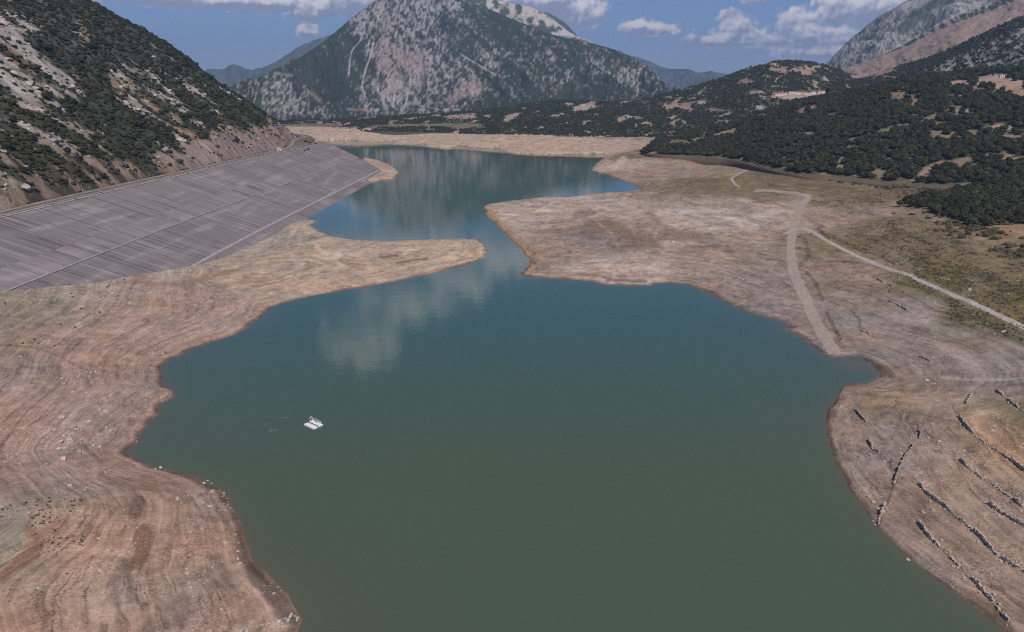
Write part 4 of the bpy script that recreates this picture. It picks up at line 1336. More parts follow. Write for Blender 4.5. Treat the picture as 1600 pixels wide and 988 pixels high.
SHRUBS = [foliage('shrub', M_SCRUB, shrub_lumps(s), 150, 0.2, s + 50) for s in (1, 2, 3, 4)]
DRYBUSH = [foliage('dry_bush', M_DRY, shrub_lumps(s + 9), 120, 0.2, s + 70) for s in (1, 2)]
CYP = [foliage('cypress_crown', M_CYPRESS, [(0, 0, 3.4, 1.5, 1.5, 3.2), (0.2, 0.1, 6.6, 1.25, 1.25, 3.2), (-0.1, 0, 9.8, 0.8, 0.8, 2.8)], 260, 0.45, 90 + s) for s in (1, 2)]


def stone_mesh(seed, mat, name='boulder', sub=ICO2):
    r = np.random.default_rng(seed)
    V, F = sub
    V = V.copy()
    for _ in range(11):                       # chip flat faces off a ball
        d = r.normal(size=3)
        d /= np.linalg.norm(d)
        h = r.uniform(0.5, 0.82)
        e = np.maximum(V @ d - h, 0)
        V = V - e[:, None] * d
    V = V * np.array((1.0, r.uniform(.65, .9), r.uniform(.5, .75))) * (1 + 0.06 * r.normal(size=(len(V), 1)))
    V[:, 2] = np.maximum(V[:, 2], -0.25)
    return mesh_np(name, V, F, mat, smooth=False)


STONES = [stone_mesh(s, M_STONE) for s in range(6)]
HILLROCK = [stone_mesh(30 + s, M_STONE, 'outcrop_rock', ICO2) for s in range(3)]


# ------------------------------------------------------------------ scatter: one object of many instances, kind = stuff
def scatter(name, P, S, RZ, sources, label=None, zs=None):
    me = bpy.data.meshes.new(name)
    n = len(P)
    me.vertices.add(n)
    me.vertices.foreach_set('co', np.ascontiguousarray(P, np.float32).ravel())
    S = np.asarray(S, float)
    sv = np.stack([S, S, S * (zs if zs is not None else 1.0)], 1) if S.ndim == 1 else S
    a = me.attributes.new('sc', 'FLOAT_VECTOR', 'POINT')
    a.data.foreach_set('vector', np.ascontiguousarray(sv, np.float32).ravel())
    RZ = np.asarray(RZ, float)
    rv = np.stack([RZ * 0, RZ * 0, RZ], 1) if RZ.ndim == 1 else RZ
    a = me.attributes.new('rt', 'FLOAT_VECTOR', 'POINT')
    a.data.foreach_set('vector', np.ascontiguousarray(rv, np.float32).ravel())
    a = me.attributes.new('pick', 'INT', 'POINT')
    a.data.foreach_set('value', np.asarray(rng.integers(0, len(sources), n), np.int32))
    me.update()
    o = link(name, me)
    tag(o, label, None, None, 'stuff')
    ng = bpy.data.node_groups.new(name + '_scatter', 'GeometryNodeTree')
    ng.interface.new_socket('Geometry', in_out='INPUT', socket_type='NodeSocketGeometry')
    ng.interface.new_socket('Geometry', in_out='OUTPUT', socket_type='NodeSocketGeometry')
    N, L = ng.nodes, ng.links
    gi, go = N.new('NodeGroupInput'), N.new('NodeGroupOutput')
    m2p = N.new('GeometryNodeMeshToPoints')
    iop = N.new('GeometryNodeInstanceOnPoints')
    g2i = N.new('GeometryNodeGeometryToInstance')
    for so in sources[::-1]:
        oi = N.new('GeometryNodeObjectInfo')
        oi.transform_space = 'ORIGINAL'
        oi.inputs['Object'].default_value = so
        L.new(oi.outputs['Geometry'], g2i.inputs[0])
    L.new(gi.outputs[0], m2p.inputs[0])
    L.new(m2p.outputs[0], iop.inputs['Points'])
    L.new(g2i.outputs[0], iop.inputs['Instance'])
    iop.inputs['Pick Instance'].default_value = True

    def attr(nm, typ):
        nd = N.new('GeometryNodeInputNamedAttribute')
        nd.data_type = typ
        nd.inputs[0].default_value = nm
        return next(s for s in nd.outputs if s.enabled and s.name == 'Attribute')
    L.new(attr('pick', 'INT'), iop.inputs['Instance Index'])
    L.new(attr('sc', 'FLOAT_VECTOR'), iop.inputs['Scale'])
    e2r = N.new('FunctionNodeEulerToRotation')
    L.new(attr('rt', 'FLOAT_VECTOR'), e2r.inputs[0])
    L.new(e2r.outputs[0], iop.inputs['Rotation'])
    L.new(iop.outputs[0], go.inputs[0])
    md = o.modifiers.new('scatter', 'NODES')
    md.node_group = ng
    return o


def sample_grid(P, weight, n):
    """n random points on a grid surface, chosen by cell area times weight (per vertex)"""
    a = P[1:, :-1] - P[:-1, :-1]
    b = P[:-1, 1:] - P[:-1, :-1]
    area = np.linalg.norm(np.cross(a, b), axis=-1)
    w = (area * weight[:-1, :-1]).ravel()
    idx = rng.choice(len(w), n, p=w / w.sum())
    i, j = np.divmod(idx, P.shape[1] - 1)
    u, v = rng.random((n, 1)), rng.random((n, 1))
    return (P[i, j] * (1 - u) * (1 - v) + P[i + 1, j] * u * (1 - v) + P[i, j + 1] * (1 - u) * v + P[i + 1, j + 1] * u * v), i, j


def inside(px, py, poly):
    r = np.zeros(np.shape(px), bool)
    for (ax, ay), (bx, by) in zip(poly, poly[1:] + poly[:1]):
        if ay != by:
            r ^= ((ay > py) != (by > py)) & (px < ax + (py - ay) * (bx - ax) / (by - ay))
    return r


def in_frame(P):
    a, b, d = project(P)
    return (a > -12) & (a < 1612) & (b > -12) & (b < 1000)


SITE_P = np.vstack([A[0].reshape(-1, 3) for A in (WOOD, MID, right_dark)])
SITE_X, SITE_Y, SITE_D = project(SITE_P)


def site(px, py):
    d2 = (SITE_X - px) ** 2 + (SITE_Y - py) ** 2
    m = d2 < 9
    if not m.any(): return SITE_P[np.argmin(d2)]
    return SITE_P[np.where(m)[0][np.argmin(SITE_D[m])]]


# ------------------------------------------------------------------ evergreen oaks on the right
GROVE = [(1403, 323), (1420, 311), (1450, 308), (1480, 304), (1520, 294), (1560, 284), (1600, 276), (1720, 270), (1720, 380), (1610, 350), (1560, 352), (1522, 357), (1500, 350), (1470, 338), (1440, 326)]
gw = [on_ground(a, b) for a, b in GROVE]
gx0, gx1 = min(p[0] for p in gw), max(p[0] for p in gw)
gy0, gy1 = min(p[1] for p in gw), max(p[1] for p in gw)
cand = np.stack([rng.uniform(gx0, gx1, 6000), rng.uniform(gy0, gy1, 6000)], 1)
cand = cand[inside(cand[:, 0], cand[:, 1], [(p[0], p[1]) for p in gw])]
keep = []
for p in cand:
    if all((p[0] - q[0]) ** 2 + (p[1] - q[1]) ** 2 > 26 for q in keep): keep.append(p)
keep = np.array(keep)
grove = np.stack([keep[:, 0], keep[:, 1], ground_z(keep[:, 0], keep[:, 1])], 1)
edge = [(1190, 268), (1205, 270), (1222, 271), (1240, 273), (1262, 274), (1280, 275), (1300, 277), (1330, 270), (1345, 272), (1362, 273), (1380, 275), (1398, 276), (1420, 277), (1436, 274)]
wp, wi, wj = sample_grid(WOOD[0][1:201], ((WOOD[3][1:201, :, 0] < 0.105) * sstep(0.0, 0.02, np.broadcast_to(WOOD[4][1:201, :, 0], WOOD[3][1:201, :, 0].shape)) + 0.004), 15000)
cell = {}
sel = []
for k, p in enumerate(wp):                      # keep crowns from standing inside each other
    key = (int(p[0] // 5.2), int(p[1] // 5.2))
    if key not in cell:
        cell[key] = 1
        sel.append(k)
wp = wp[sel]
allp = np.vstack([grove, wp])
is_grove = np.arange(len(allp)) < len(grove)
dist = np.linalg.norm(allp - np.array((0, 0, CAM_H)), axis=1)
size = rng.uniform(0.72, 1.2, len(allp))
size[is_grove] *= 1.02
order = np.argsort(np.where(in_frame(allp), dist / size, 1e9))
singles = order[:280]
rest = np.setdiff1d(np.arange(len(allp)), singles)


def oak(p, s, rz, variant, label, group, cat='tree'):
    t = empty('evergreen_oak', p, rz, s)
    tag(t, label, cat, group)
    link('trunk', TRUNKS[variant % 2], t)
    return t, link('crown', OAKS[variant % 4], t)


oak_src = []
for k, i in enumerate(singles):
    p = allp[i]
    ppx, ppy, _ = project(p)
    if is_grove[i]:
        if ppy < 300: lab, gr = 'dark evergreen oak at the back of the near grove, next to the wooded slope', 'oaks at the back of the near grove'
        elif ppx > 1545 and ppy <= 330: lab, gr = 'dark evergreen oak inside the near grove, by the right frame edge', 'oaks inside the near grove by the frame edge'
        elif ppx < 1470: lab, gr = 'dark evergreen oak in the tapering left end of the near grove on the plain', 'oaks at the left end of the near grove'
        elif ppy > 330: lab, gr = 'dark evergreen oak on the shaded front edge of the near grove', 'oaks along the front of the near grove'
        else: lab, gr = 'dark evergreen oak inside the dense near grove on the right', 'oaks inside the near grove'
    elif ppx < 1300: lab, gr = 'dark evergreen oak at the foot of the wooded slope, left of the bare gully', 'oaks at the foot of the wooded slope, left'
    elif ppx < 1450: lab, gr = 'dark evergreen oak at the foot of the wooded slope above the open plain', 'oaks at the foot of the wooded slope, middle'
    else: lab, gr = 'dark evergreen oak on the lower wooded slope just above the near grove', 'oaks of the wooded slope above the near grove'
    t, c = oak(p, size[i], rng.uniform(0, 6.28), k, lab, gr)
    if k < 4: oak_src.append(c)
LONE = [((1577, 158), 1.15, 'round lone oak on the pale field below the white hut'), ((1563, 146), 1.0, 'oak at the field edge, next above the round lone oak'), ((1555, 156), .8, 'small oak in the gap left of the round lone oak'),
        ((1541, 137), .95, 'dark oak standing in the middle of the pale upper field'), ((1587, 124), 1.3, 'big dark oak at the top right corner of the pale field'), ((1574, 121), 1.1, 'oak just right of the white hut'),
        ((1500, 140), .9, 'oak between the two pale clearings of the upper wood'), ((1577, 255), .7, 'little round bush oak on the bare patch at the right edge of the wood')]
for k, (q, s, lab) in enumerate(LONE):
    p = site(*q)
    oak(p, s, k * 1.3, k, lab, None)
scatter('woodland', allp[rest], size[rest], rng.uniform(0, 6.28, len(rest)), oak_src, 'dense dark evergreen wood covering the right hand slope')
# middle hill and dark slope behind
mv = np.broadcast_to(MID[4][:, :, 0], MID[3].shape[:2])
mp, _, _ = sample_grid(MID[0][1:121], ((MID[3][1:121, :, 0] < 0.13) + 0.02) * 1.0, 26000)
scatter('hill_woodland', mp - np.array((0, 0, 1.0)), rng.uniform(0.45, 0.95, len(mp)), rng.uniform(0, 6.28, len(mp)), oak_src, 'dark low wood and scrub covering the middle hill')
dp_, _, _ = sample_grid(right_dark[0][1:111], (right_dark[3][1:111, :, 0] < 0.10) + 0.06, 9000)
scatter('slope_scrub', dp_ - np.array((0, 0, 1.5)), rng.uniform(0.4, 0.9, len(dp_)), rng.uniform(0, 6.28, len(dp_)), oak_src, 'dark scrub on the slope at the far right')
CYPR = [(1536, 112), (1541, 110), (1546, 111), (1550, 113), (1555, 109), (1559, 111), (1564, 110), (1569, 112), (1574, 108), (1579, 110), (1583, 112), (1588, 109), (1592, 111), (1597, 110)]
for k, q in enumerate(CYPR):
    p = site(q[0], q[1] + 4)
    t = empty('cypress_tree', p, k * 2.1, 1.0 + 0.35 * ((k * 7) % 5) / 5)
    tag(t, 'tall dark cypress in the row above the pale field at far right', 'tree', 'cypresses above the pale field')
    bmt = bmesh.new()
    if k == 0:
        bm_tube(bmt, [(0, 0, -0.6), (0, 0, 2), (0, 0, 8)], [0.3, 0.24, 0.1], 6)
        me_ct = bm_mesh('cypress_trunk', bmt, M_BARK)
    else:
        bmt.free()
    link('trunk', me_ct, t)
    link('crown', CYP[k % 2], t)

# ------------------------------------------------------------------ scrub and rock on the left hillside
hw = (0.10 + 0.95 * vegm) * (HS > 3) * (1 - 0.8 * cutm) * (HY < ye + 40)
sp, si, sj = sample_grid(HV, hw, 36000)
ssz = rng.uniform(0.9, 2.3, len(sp)) * (0.7 + rng.exponential(0.35, len(sp)))
openp = vegm[si, sj] < 0.4
ssz[openp] *= 1.15
foot_n = 220
fy_ = rng.uniform(330, 1250, foot_n)
fpt = np.stack([foot_x(fy_) - rng.uniform(0, 3.5, foot_n), fy_, np.full(foot_n, 44.2)], 1)
fs = rng.uniform(0.5, 1.7, foot_n)
sp = np.vstack([sp, fpt])
ssz = np.concatenate([ssz, fs])
sdist = np.linalg.norm(sp - np.array((0, 0, CAM_H)), axis=1)
sorder = np.argsort(np.where(in_frame(sp), sdist / ssz, 1e9))
s_single = sorder[:225]
s_rest = np.setdiff1d(np.arange(len(sp)), s_single)
shrub_src = []
for k, i in enumerate(s_single):
    o = link('shrub', SHRUBS[k % 4])
    o.location = sp[i] - np.array((0, 0, 0.1 * ssz[i]))
    o.scale = (ssz[i] * rng.uniform(.9, 1.3), ssz[i] * rng.uniform(.9, 1.2), ssz[i] * rng.uniform(.8, 1.15))
    o.rotation_euler = (0, 0, rng.uniform(0, 6.28))
    a, b, _ = project(sp[i])
    if sp[i][2] < 50: lab, gr = 'dark green shrub at the foot of the left hillside beside the shore road', 'shrubs beside the shore road'
    elif b > 190 and a < 90: lab, gr = 'dark green shrub low on the left hillside at the left frame edge', 'shrubs low on the hillside at the frame edge'
    elif b > 190 and a < 210: lab, gr = 'dark green shrub low on the left hillside between frame edge and pale lamp posts', 'shrubs low on the hillside, middle'
    elif b > 190: lab, gr = 'dark green shrub low on the left hillside toward the far road bend', 'shrubs low on the hillside toward the bend'
    elif b > 90 and a < 90: lab, gr = 'dark green shrub among grey outcrops halfway up the hillside at the frame edge', 'shrubs halfway up the hillside at the frame edge'
    elif b > 90: lab, gr = 'dark green shrub halfway up the left hillside, right of the big outcrops', 'shrubs halfway up the left hillside'
    else: lab, gr = 'dark green shrub high on the left hillside near the frame top', 'shrubs high on the left hillside'
    tag(o, lab, 'shrub', gr)
    if k < 4: shrub_src.append(o)
pc = ssz[s_rest]
scatter('hillside_scrub', sp[s_rest], np.stack([pc * 1.1, pc * 1.1, pc * 0.9], 1), rng.uniform(0, 6.28, len(s_rest)), shrub_src, 'dark low scrub spread over the left hillside')
# shrubs on the embankment crest
cy_list = np.sort(np.concatenate([rng.uniform(380, 760, 34), rng.uniform(760, 1250, 26)]))
for k, yy in enumerate(cy_list):
    o = link('shrub', SHRUBS[k % 4])
    s = rng.uniform(0.5, 1.15)
    o.location = (crest_x(yy) - 0.6 + rng.uniform(-.5, .5), yy, 44.0)
    o.scale = (s, s * rng.uniform(1, 1.9), s * 0.8)
    tag(o, 'small dark shrub growing on the crest of the grey embankment', 'shrub', 'shrubs on the embankment crest')
for k, (q, s) in enumerate((((478, 222), 3.2), ((484, 224), 2.8), ((489, 221), 2.2), ((494, 225), 2.2), ((482, 234), 2.0), ((476, 236), 1.8), ((471, 206), 2.4))):
    p = unproject(q[0], q[1], 44.0)
    o = link('shrub', SHRUBS[k % 4])
    o.location = p
    o.scale = (s, s * 1.5, s)
    tag(o, 'dark bush on the verge inside the far bend of the shore road', 'shrub', 'bushes at the road bend')
rp, ri, rj = sample_grid(HV, (1 - vegm) * (1 - 0.8 * cutm) * sstep(0.40, 0.7, rock) * (1 - 0.6 * em[..., 0]) * (HS > 6) * (HY < ye), 5200)
rs = rng.uniform(0.6, 1.9, len(rp)) * (0.5 + rng.exponential(0.55, len(rp)))
rk_src = []
for k in range(3):
    o = link('boulder', HILLROCK[k])
    p = rp[k]
    o.location = p
    s = 2.0
    o.scale = (s, s * 1.5, s)
    tag(o, 'pale grey rock standing out on the left hillside', 'boulder', 'rocks on the left hillside')
    rk_src.append(o)
scatter('hillside_rocks', rp[3:], np.stack([rs, rs * 1.5, rs * 1.1], 1)[3:], np.stack([rng.uniform(-.3, .3, len(rp)), rng.uniform(0.3, 0.8, len(rp)), rng.uniform(-.5, .5, len(rp))], 1)[3:], rk_src, 'grey limestone outcrops on the left hillside')

# ------------------------------------------------------------------ brush, tufts and stones on the dry lakebed
def ground_pts(n, cond, weight=None, y_max=1500):
    rows = slice(0, 870)
    w = cond[rows].astype(float)
    return sample_grid(G[rows], w, n)[0]


bp_ = ground_pts(1500, np.exp(-((GZ - 23) / 1.5) ** 2) * (GX > 150) * (GX < 700) * (GY < 1150) * (GD > 20) * sstep(-.1, .5, fbm(GX / 25, GY / 25, 3, 93) + 0.25))
dry_src = []
for k, (q, s) in enumerate((((1490, 338), 2.6), ((1425, 336), 2.4), ((1503, 372), 3.0), ((1555, 374), 3.2), ((1543, 364), 2.6), ((1573, 383), 2.7), ((1598, 373), 2.4), ((1465, 348), 2.2), ((1452, 330), 1.8), ((1396, 334), 1.6))):
    o = link('dry_bush', DRYBUSH[k % 2])
    o.location = on_ground(*q)
    o.scale = (s * 1.2, s, s * .8)
    tag(o, 'brownish dry bush on the bare soil in front of the near grove', 'bush', 'dry bushes in front of the near grove')
    if k < 2: dry_src.append(o)
scatter('dry_brush', bp_, rng.uniform(0.8, 2.4, len(bp_)), rng.uniform(0, 6.28, len(bp_)), dry_src, 'brown dry brush along the old high water line')
lum = GC.sum(-1)
tp = ground_pts(5200, (GX > 60) * (GD > 8) * (GY < 800) * np.clip(0.42 - lum, 0, 1) ** 1.5 * (GZ < 23))
scatter('grass_tufts', tp, rng.uniform(0.22, 0.62, len(tp)), rng.uniform(0, 6.28, len(tp)), dry_src, 'low dry tufts on the plain')
lt = ground_pts(420, (GX < -100) * (GZ > 11.5) * (GD > 10) * (GY < 460) * sstep(0.0, .4, fbm(GX / 14, GY / 14, 3, 95)))
lt2 = ground_pts(260, (gpx < 130) * (gpy > 780) * (gpy < 900) * sstep(0.05, .4, fbm(GX / 8, GY / 8, 3, 96)))
lt = np.vstack([lt, lt2])
scatter('shore_weeds', lt, np.concatenate([rng.uniform(0.2, 0.75, len(lt) - len(lt2)), rng.uniform(0.12, 0.42, len(lt2))]), rng.uniform(0, 6.28, len(lt)), dry_src, 'low dark weeds on the left shore')

CLUSTERS = [
    ('pale boulder in the loose cluster on the pink shore left of the lake bight', 'boulders on the pink shore', 0.9,
     [(97, 717), (100, 681), (122, 671), (128, 673), (85, 672), (94, 692), (98, 702), (125, 706), (108, 687), (165, 668), (160, 678), (172, 674), (145, 694), (155, 699), (114, 613), (163, 623), (208, 624), (157, 641), (166, 643), (97, 652), (138, 659),
      (169, 677), (147, 696), (92, 702), (124, 705), (90, 726), (72, 727), (118, 671), (140, 700), (115, 702)]),
    ('small boulder lying close to the notched waterline of the left shore', 'boulders by the left waterline', 0.55,
     [(262, 535), (254, 553), (246, 621), (236, 622), (228, 625), (213, 564), (250, 731), (259, 735), (347, 757), (350, 771), (319, 755), (325, 752), (331, 756), (253, 728), (243, 733), (214, 690)]),
    ('pale stone in the line of stones on the lower left headland', 'stones on the lower left headland', 0.5,
     [(278, 780), (283, 787), (300, 827), (297, 832), (366, 836), (372, 849), (371, 862), (373, 874), (375, 881), (297, 867), (292, 889), (294, 897), (297, 911), (299, 918), (302, 927), (301, 932), (427, 928), (156, 892), (163, 880)]),
    ('pale stone on the stony spit at the bottom of the left headland', 'stones on the bottom spit', 0.5,
     [(466, 966), (460, 963), (453, 964), (445, 967), (437, 970), (428, 973), (419, 975), (409, 977), (397, 980), (384, 982), (370, 984), (463, 970), (450, 970), (441, 974), (455, 960)]),
    ('loose boulder on the upper pink shore near the grass tracks', 'boulders on the upper pink shore', 0.65,
     [(111, 588), (105, 594), (118, 600), (96, 592), (324, 473), (3, 586), (31, 590), (100, 600), (123, 590), (88, 598), (60, 555), (178, 470)]),
    ('loose boulder on the right shore between the terrace walls', 'boulders on the right shore', 0.6,
     [(1459, 798), (1444, 765), (1438, 820), (1442, 801), (1418, 846), (1470, 845), (1515, 822), (1330, 690), (1350, 768), (1365, 785), (1372, 795), (1380, 800), (1358, 776), (1345, 700), (1420, 875)]),
]
bld_src = []
for lab, gr, s0, pts in CLUSTERS:
    for k, q in enumerate(pts):
        p = on_ground(q[0] + rng.uniform(-1, 1), q[1])
        o = link('boulder', STONES[k % 6])
        s = s0 * rng.uniform(0.75, 1.6) * (1.7 if (q == (97, 717)) else 1)
        o.location = p + np.array((0, 0, 0.05))
        o.scale = (s, s, s)
        o.rotation_euler = (rng.uniform(-.2, .2), rng.uniform(-.2, .2), rng.uniform(0, 6.28))
        tag(o, lab, 'boulder', gr)
        if len(bld_src) < 4: bld_src.append(o)
st = ground_pts(13000, (GD > 0.5) * (GY < 620) * (GZ < 24) * sstep(-0.1, 0.5, fbm(GX / 10, GY / 10, 4, 97)) ** 2 * ((GX < -50) * 1.0 + (GX > 80) * 0.7))
scatter('scattered_stones', st, rng.uniform(0.12, 0.36, len(st)) * (0.6 + rng.exponential(0.5, len(st))), rng.uniform(0, 6.28, len(st)), bld_src, 'small pale stones strewn over the dry lakebed')
rub = ground_pts(3500, (GD > 0.3) * (GX < -60) * (GY > 380) * (GY < 780) * np.exp(-((GX - (EMB_X + 44 * EMB_S - 60 * sstep(700, 400, GY))) / 16.0) ** 2) + (gpx > 1380) * (gpy > 605) * (gpy < 690) * sstep(0.0, .3, fbm(GX / 9, GY / 9, 3, 98)) * 0.8)
scatter('toe_rubble', rub, rng.uniform(0.12, 0.42, len(rub)), rng.uniform(0, 6.28, len(rub)), bld_src, 'pale rubble along the embankment toe and the right bank')

# ------------------------------------------------------------------ dry stone walls
for (pts, lab), w in zip(WALLS, wall_xy):
    L = np.concatenate([[0], np.cumsum(np.linalg.norm(np.diff(w, axis=0), axis=1))])
    c0 = w[0]
    z0 = ground_z(*c0)[0]
    t = empty('dry_stone_wall', (c0[0], c0[1], z0))
    tag(t, lab, 'stone wall')
    Vs, Fs = [], []
    nv = 0
    cube = np.array([(x, y_, z) for x in (-.5, .5) for y_ in (-.5, .5) for z in (-.5, .5)])
    cf = np.array([(0, 1, 3, 2), (4, 6, 7, 5), (0, 4, 5, 1), (2, 3, 7, 6), (0, 2, 6, 4), (1, 5, 7, 3)])
    pos = 0.0
    hh = 1.0
    while pos < L[-1]:
        q = np.array((np.interp(pos, L, w[:, 0]), np.interp(pos, L, w[:, 1])))
        q2 = np.array((np.interp(min(pos + .5, L[-1]), L, w[:, 0]), np.interp(min(pos + .5, L[-1]), L, w[:, 1])))
        a = math.atan2(*(q2 - q)[::-1]) if np.linalg.norm(q2 - q) > 1e-6 else 0
        hh = np.clip(hh + rng.uniform(-.4, .4), -0.3, 0.85)
        step = rng.uniform(.4, .75)
        gz = ground_z(*q)[0]
        hz = -0.3
        while hz < hh:
            sx, sy, sz = step * rng.uniform(.85, 1.2), rng.uniform(.35, .6), rng.uniform(.25, .45)
            v = cube * (1 + rng.uniform(-.22, .22, cube.shape)) * np.array((sx, sy, sz))
            aa = a + rng.uniform(-.3, .3)
            v = np.stack([v[:, 0] * math.cos(aa) - v[:, 1] * math.sin(aa), v[:, 0] * math.sin(aa) + v[:, 1] * math.cos(aa), v[:, 2]], 1)
            off = rng.uniform(-.12, .12, 2)
            Vs.append(v + np.array((q[0] + off[0] - c0[0], q[1] + off[1] - c0[1], gz + hz + sz / 2 - z0)))
            Fs.append(cf + nv)
            nv += 8
            hz += sz * 0.92
        if rng.random() < 0.45:                # fallen stones beside the wall
            sv = rng.uniform(.25, .5)
            off = rng.normal(0, 1.1, 2)
            zz = ground_z(q[0] + off[0], q[1] + off[1])[0]
            Vs.append(cube * (1 + rng.uniform(-.25, .25, cube.shape)) * np.array((sv * 1.3, sv, sv * .8)) + np.array((q[0] + off[0] - c0[0], q[1] + off[1] - c0[1], zz - z0 + 0.1)))
            Fs.append(cf + nv)
            nv += 8
        pos += step
    o = link('stones', mesh_np('stones', np.vstack(Vs), np.vstack(Fs), M_WALLSTONE, smooth=False), t)
    o['kind'] = 'stuff'

# ------------------------------------------------------------------ tracks across the plain
for pts, wd, kind in TRACKS:
    L = np.array([on_ground(*q)[:2] for q in pts])
    n = int(np.linalg.norm(np.diff(L, axis=0), axis=1).sum() / 1.2)
    L = smooth_line(L, max(n, 20))
    wv = wd * (1 + 0.18 * fbm(np.arange(len(L)) / 14.0, np.zeros(len(L)), 3, 44))
    tag(ribbon('dirt_track' if kind == 'dirt' else 'gravel_path', L, wv, M_TRACK if kind == 'dirt' else M_GRAVEL, 0.10, ground_z, n=6, edge=0.35), kind='structure')

# ------------------------------------------------------------------ the white pontoon and the hoses on the water
pt = unproject(489.5, 664.5, 0)
pon = empty('pontoon', (pt[0], pt[1], 0), R(-39))
tag(pon, 'small white twin hull pontoon with thin railings floating on the lake', 'pontoon')
bm = bmesh.new()
bm_box(bm, Vector((0, 0, 0.12)), (6.2, 1.95, 0.75), bevel=0.22)
bm_box(bm, Vector((0, 0, 0.52)), (5.6, 1.6, 0.08), bevel=0.02)
mfl = bm_mesh('float', bm, M_WHITE)
for yy in (-1.3, 1.3):
    o = link('float', mfl, pon)
    o.location = (0.25 if yy < 0 else 0.0, yy, 0)
bm = bmesh.new()
for xx in (-2.3, -0.8, 0.8, 2.3):
    bm_box(bm, Vector((xx, 0, 0.44)), (0.35, 2.3, 0.12))
link('cross_beams', bm_mesh('cross_beams', bm, M_DARK), pon)
bm = bmesh.new()
bm_tube(bm, [(-2.9, 1.7, 0.5), (-2.9, 1.7, 1.95), (-2.9, 1.5, 2.15), (-2.9, 1.0, 2.15), (-2.9, 0.8, 1.95), (-2.9, 0.8, 0.45)], 0.1)
link('end_hoop', bm_mesh('end_hoop', bm, M_WHITE), pon)
for xx in (-1.2, 0.6, 2.6):
    bm = bmesh.new()
    bm_tube(bm, [(xx, 1.85, 0.45), (xx, 1.85, 1.5)], 0.085)
    link('rail_post', bm_mesh('rail_post', bm, M_STEEL), pon)
bm = bmesh.new()
bm_tube(bm, [(-2.9, 1.85, 1.5), (2.6, 1.85, 1.5)], 0.075)
bm_tube(bm, [(-2.9, 1.85, 1.05), (2.6, 1.85, 1.05)], 0.035)
link('handrail', bm_mesh('handrail', bm, M_WHITE), pon)
bm = bmesh.new()
bm_box(bm, Vector((2.2, 1.35, 0.86)), (0.8, 0.6, 0.6), bevel=0.08)
link('pump_box', bm_mesh('pump_box', bm, M_WHITE), pon)
bm = bmesh.new()
bm_box(bm, Vector((-0.3, 1.4, 0.78)), (0.7, 0.55, 0.45), bevel=0.06)
link('hatch_box', bm_mesh('hatch_box', bm, M_STEEL), pon)
for pts, lab in (([(437, 654.5), (443, 653), (449, 652.4), (453, 652.6)], 'short curved hose floating on the lake, next left of the white pontoon'),
                 ([(421, 672.5), (421, 674.5), (424, 674.2), (428, 673.2), (431, 673.5), (432, 671.2), (427, 671), (421, 671.5)], 'closed loop of thin hose floating on the lake, lower of the three hose pieces'),
                 ([(411, 668), (413, 664.5), (416, 662)], 'faint thin hose end floating left of the white pontoon, leftmost of the three')):
    L = smooth_line([unproject(a, b, 0.04) for a, b in pts], 24)
    bm = bmesh.new()
    bm_tube(bm, [tuple(p - L[0]) for p in L], 0.09, 6)
    o = link('floating_hose', bm_mesh('floating_hose', bm, M_HOSE))
    o.location = L[0]
    tag(o, lab, 'hose')


# ------------------------------------------------------------------ buildings
def house(name, p, w, d, h, rz, label, group=None, flat=False, cat='house'):
    t = empty(name, p, rz)
    tag(t, label, cat, group)
    bm = bmesh.new()
    bm_box(bm, Vector((0, 0, h / 2 - 1)), (w, d, h + 2))
    link('wall', bm_mesh('wall', bm, M_PLASTER), t)
    bm = bmesh.new()
    if flat:
        bm_box(bm, Vector((0, 0, h + 0.16)), (w + .5, d + .5, 0.3), bevel=0.05)
        link('roof', bm_mesh('roof', bm, M_WHITE), t)
    else:
        a, b, r = w / 2 + .4, d / 2 + .4, d * 0.28
        v = [bm.verts.new(c) for c in ((-a, -b, h + .02), (a, -b, h + .02), (a, b, h + .02), (-a, b, h + .02), (-a + d * .3, 0, h + r), (a - d * .3, 0, h + r))]
        for f in ((0, 1, 5, 4), (1, 2, 5), (2, 3, 4, 5), (3, 0, 4), (3, 2, 1, 0)): bm.faces.new([v[k] for k in f])
        link('roof', bm_mesh('roof', bm, M_TILE), t)
    n = max(2, int(w / 3.5))
    for k in range(n):
        bm = bmesh.new()
        xx = (k + .5) / n * w - w / 2
        if k == n // 2:
            bm_box(bm, Vector((xx, -d / 2 - .02, 1.05)), (1.1, 0.1, 2.1))
            link('door', bm_mesh('door', bm, M_BARK), t)
        else:
            bm_box(bm, Vector((xx, -d / 2 - .02, min(1.7, h * .55))), (1.2, 0.1, 1.2))
            link('window', bm_mesh('window', bm, M_GLASS), t)
    return t


VILL = [(1213, 147, 16, 8, 5), (1224, 146.5, 22, 8, 5), (1234, 145, 10, 8, 6), (1243, 145.5, 12, 8, 5), (1250, 146, 10, 8, 5), (1260, 146, 30, 8, 5.5), (1270, 144.5, 14, 9, 6), (1278, 143.5, 12, 9, 5), (1287, 143, 14, 9, 5)]
VL = ['long low white house at the left end of the hill village', 'long white terrace house, second from the left in the hill village', 'small red roofed house left of centre in the hill village', 'red roofed house in the middle of the hill village',
      'small white house just left of the longest house in the hill village', 'longest white house of the hill village', 'two storey house right beside the longest house of the hill village', 'red roofed house second from the right in the hill village', 'red roofed house at the right end of the hill village']
for (a, b, w, d, h), lab in zip(VILL, VL):
    house('village_house', site(a, b), w, d, h, rng.uniform(-.15, .15), lab, 'houses of the hill village')
house('lakeside_house', site(1047, 213.5), 13, 8, 4.5, 0.2, 'white house on the wooded point above the far lake arm', None)
house('lakeside_hut', site(1055, 215), 5, 4, 3.2, 0.2, 'tiny white hut right beside the white house on the wooded point', None, True, 'hut')
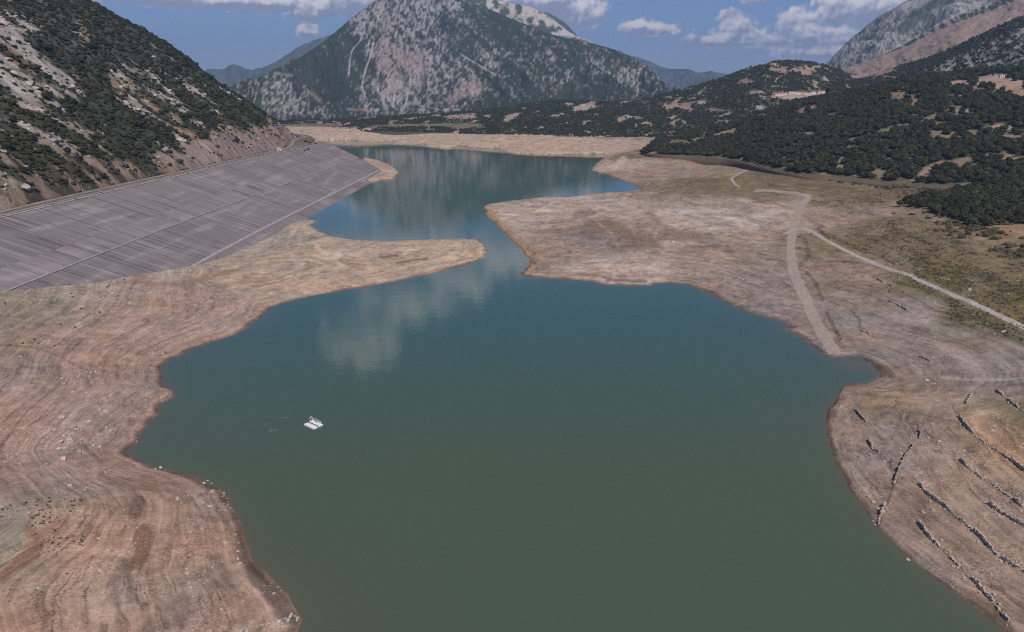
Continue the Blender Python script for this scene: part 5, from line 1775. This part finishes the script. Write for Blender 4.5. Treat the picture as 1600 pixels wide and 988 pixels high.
house('field_hut', site(1565, 118.5), 7, 5, 4, -0.2, 'small white hut at the top of the pale field below the cypresses', None, True, 'hut')
house('hill_farm', site(912, 163), 14, 8, 4, 0.1, 'pale farm house on the bare patch of the low hill beyond the lake', None)
ky = np.linspace(700, 1250, 400)
kx = foot_x(ky) + 10.5
kp = np.stack([kx, ky], 1)[np.argmin(np.abs(project(np.stack([kx, ky, ky * 0 + 44], 1))[0] - 437))]
kb = house('roadside_kiosk', (kp[0], kp[1], 44.0), 5.5, 4.5, 3.6, R(-12), 'white flat roofed service hut beside the shore road', None, True, 'hut')
# lamp posts along the road
bm = bmesh.new()
bm_tube(bm, [(0, 0, -0.2), (0, 0, 4), (0, 0, 8.2)], [0.13, 0.1, 0.08], 8)
me_pole = bm_mesh('pole', bm, M_STEEL)
bm = bmesh.new()
bm_tube(bm, [(0, 0, 8.1), (0.5, 0, 8.5), (1.6, 0, 8.6)], 0.05, 6)
me_arm = bm_mesh('arm', bm, M_STEEL)
bm = bmesh.new()
bm_box(bm, Vector((1.9, 0, 8.58)), (0.75, 0.28, 0.14), bevel=0.04)
me_head = bm_mesh('lamp_head', bm, M_STEEL)
for k, yy in enumerate(np.arange(330, 1120, 93.0)):
    t = empty('lamp_post', (foot_x(yy) + 3.0, yy, 44.0))
    tag(t, 'thin pale lamp post on the hill side of the shore road', 'lamp post', 'lamp posts along the shore road')
    link('pole', me_pole, t)
    link('arm', me_arm, t)
    link('lamp_head', me_head, t)

# ------------------------------------------------------------------ haze
bm = bmesh.new()
bm_box(bm, Vector((0, 7000, 620)), (30000, 19000, 1290))
hm = bpy.data.materials.new('haze_air')
hm.use_nodes = True
g = Graph(hm.node_tree)
pv = g.n('ShaderNodeVolumePrincipled')
pv.inputs['Color'].default_value = (0.46, 0.67, 1.0, 1)
pv.inputs['Density'].default_value = 0.00007
pv.inputs['Anisotropy'].default_value = 0.2
o = g.n('ShaderNodeOutputMaterial')
g.put(o.inputs['Volume'], pv.outputs[0])
tag(link('haze', bm_mesh('haze', bm, hm)), kind='stuff')
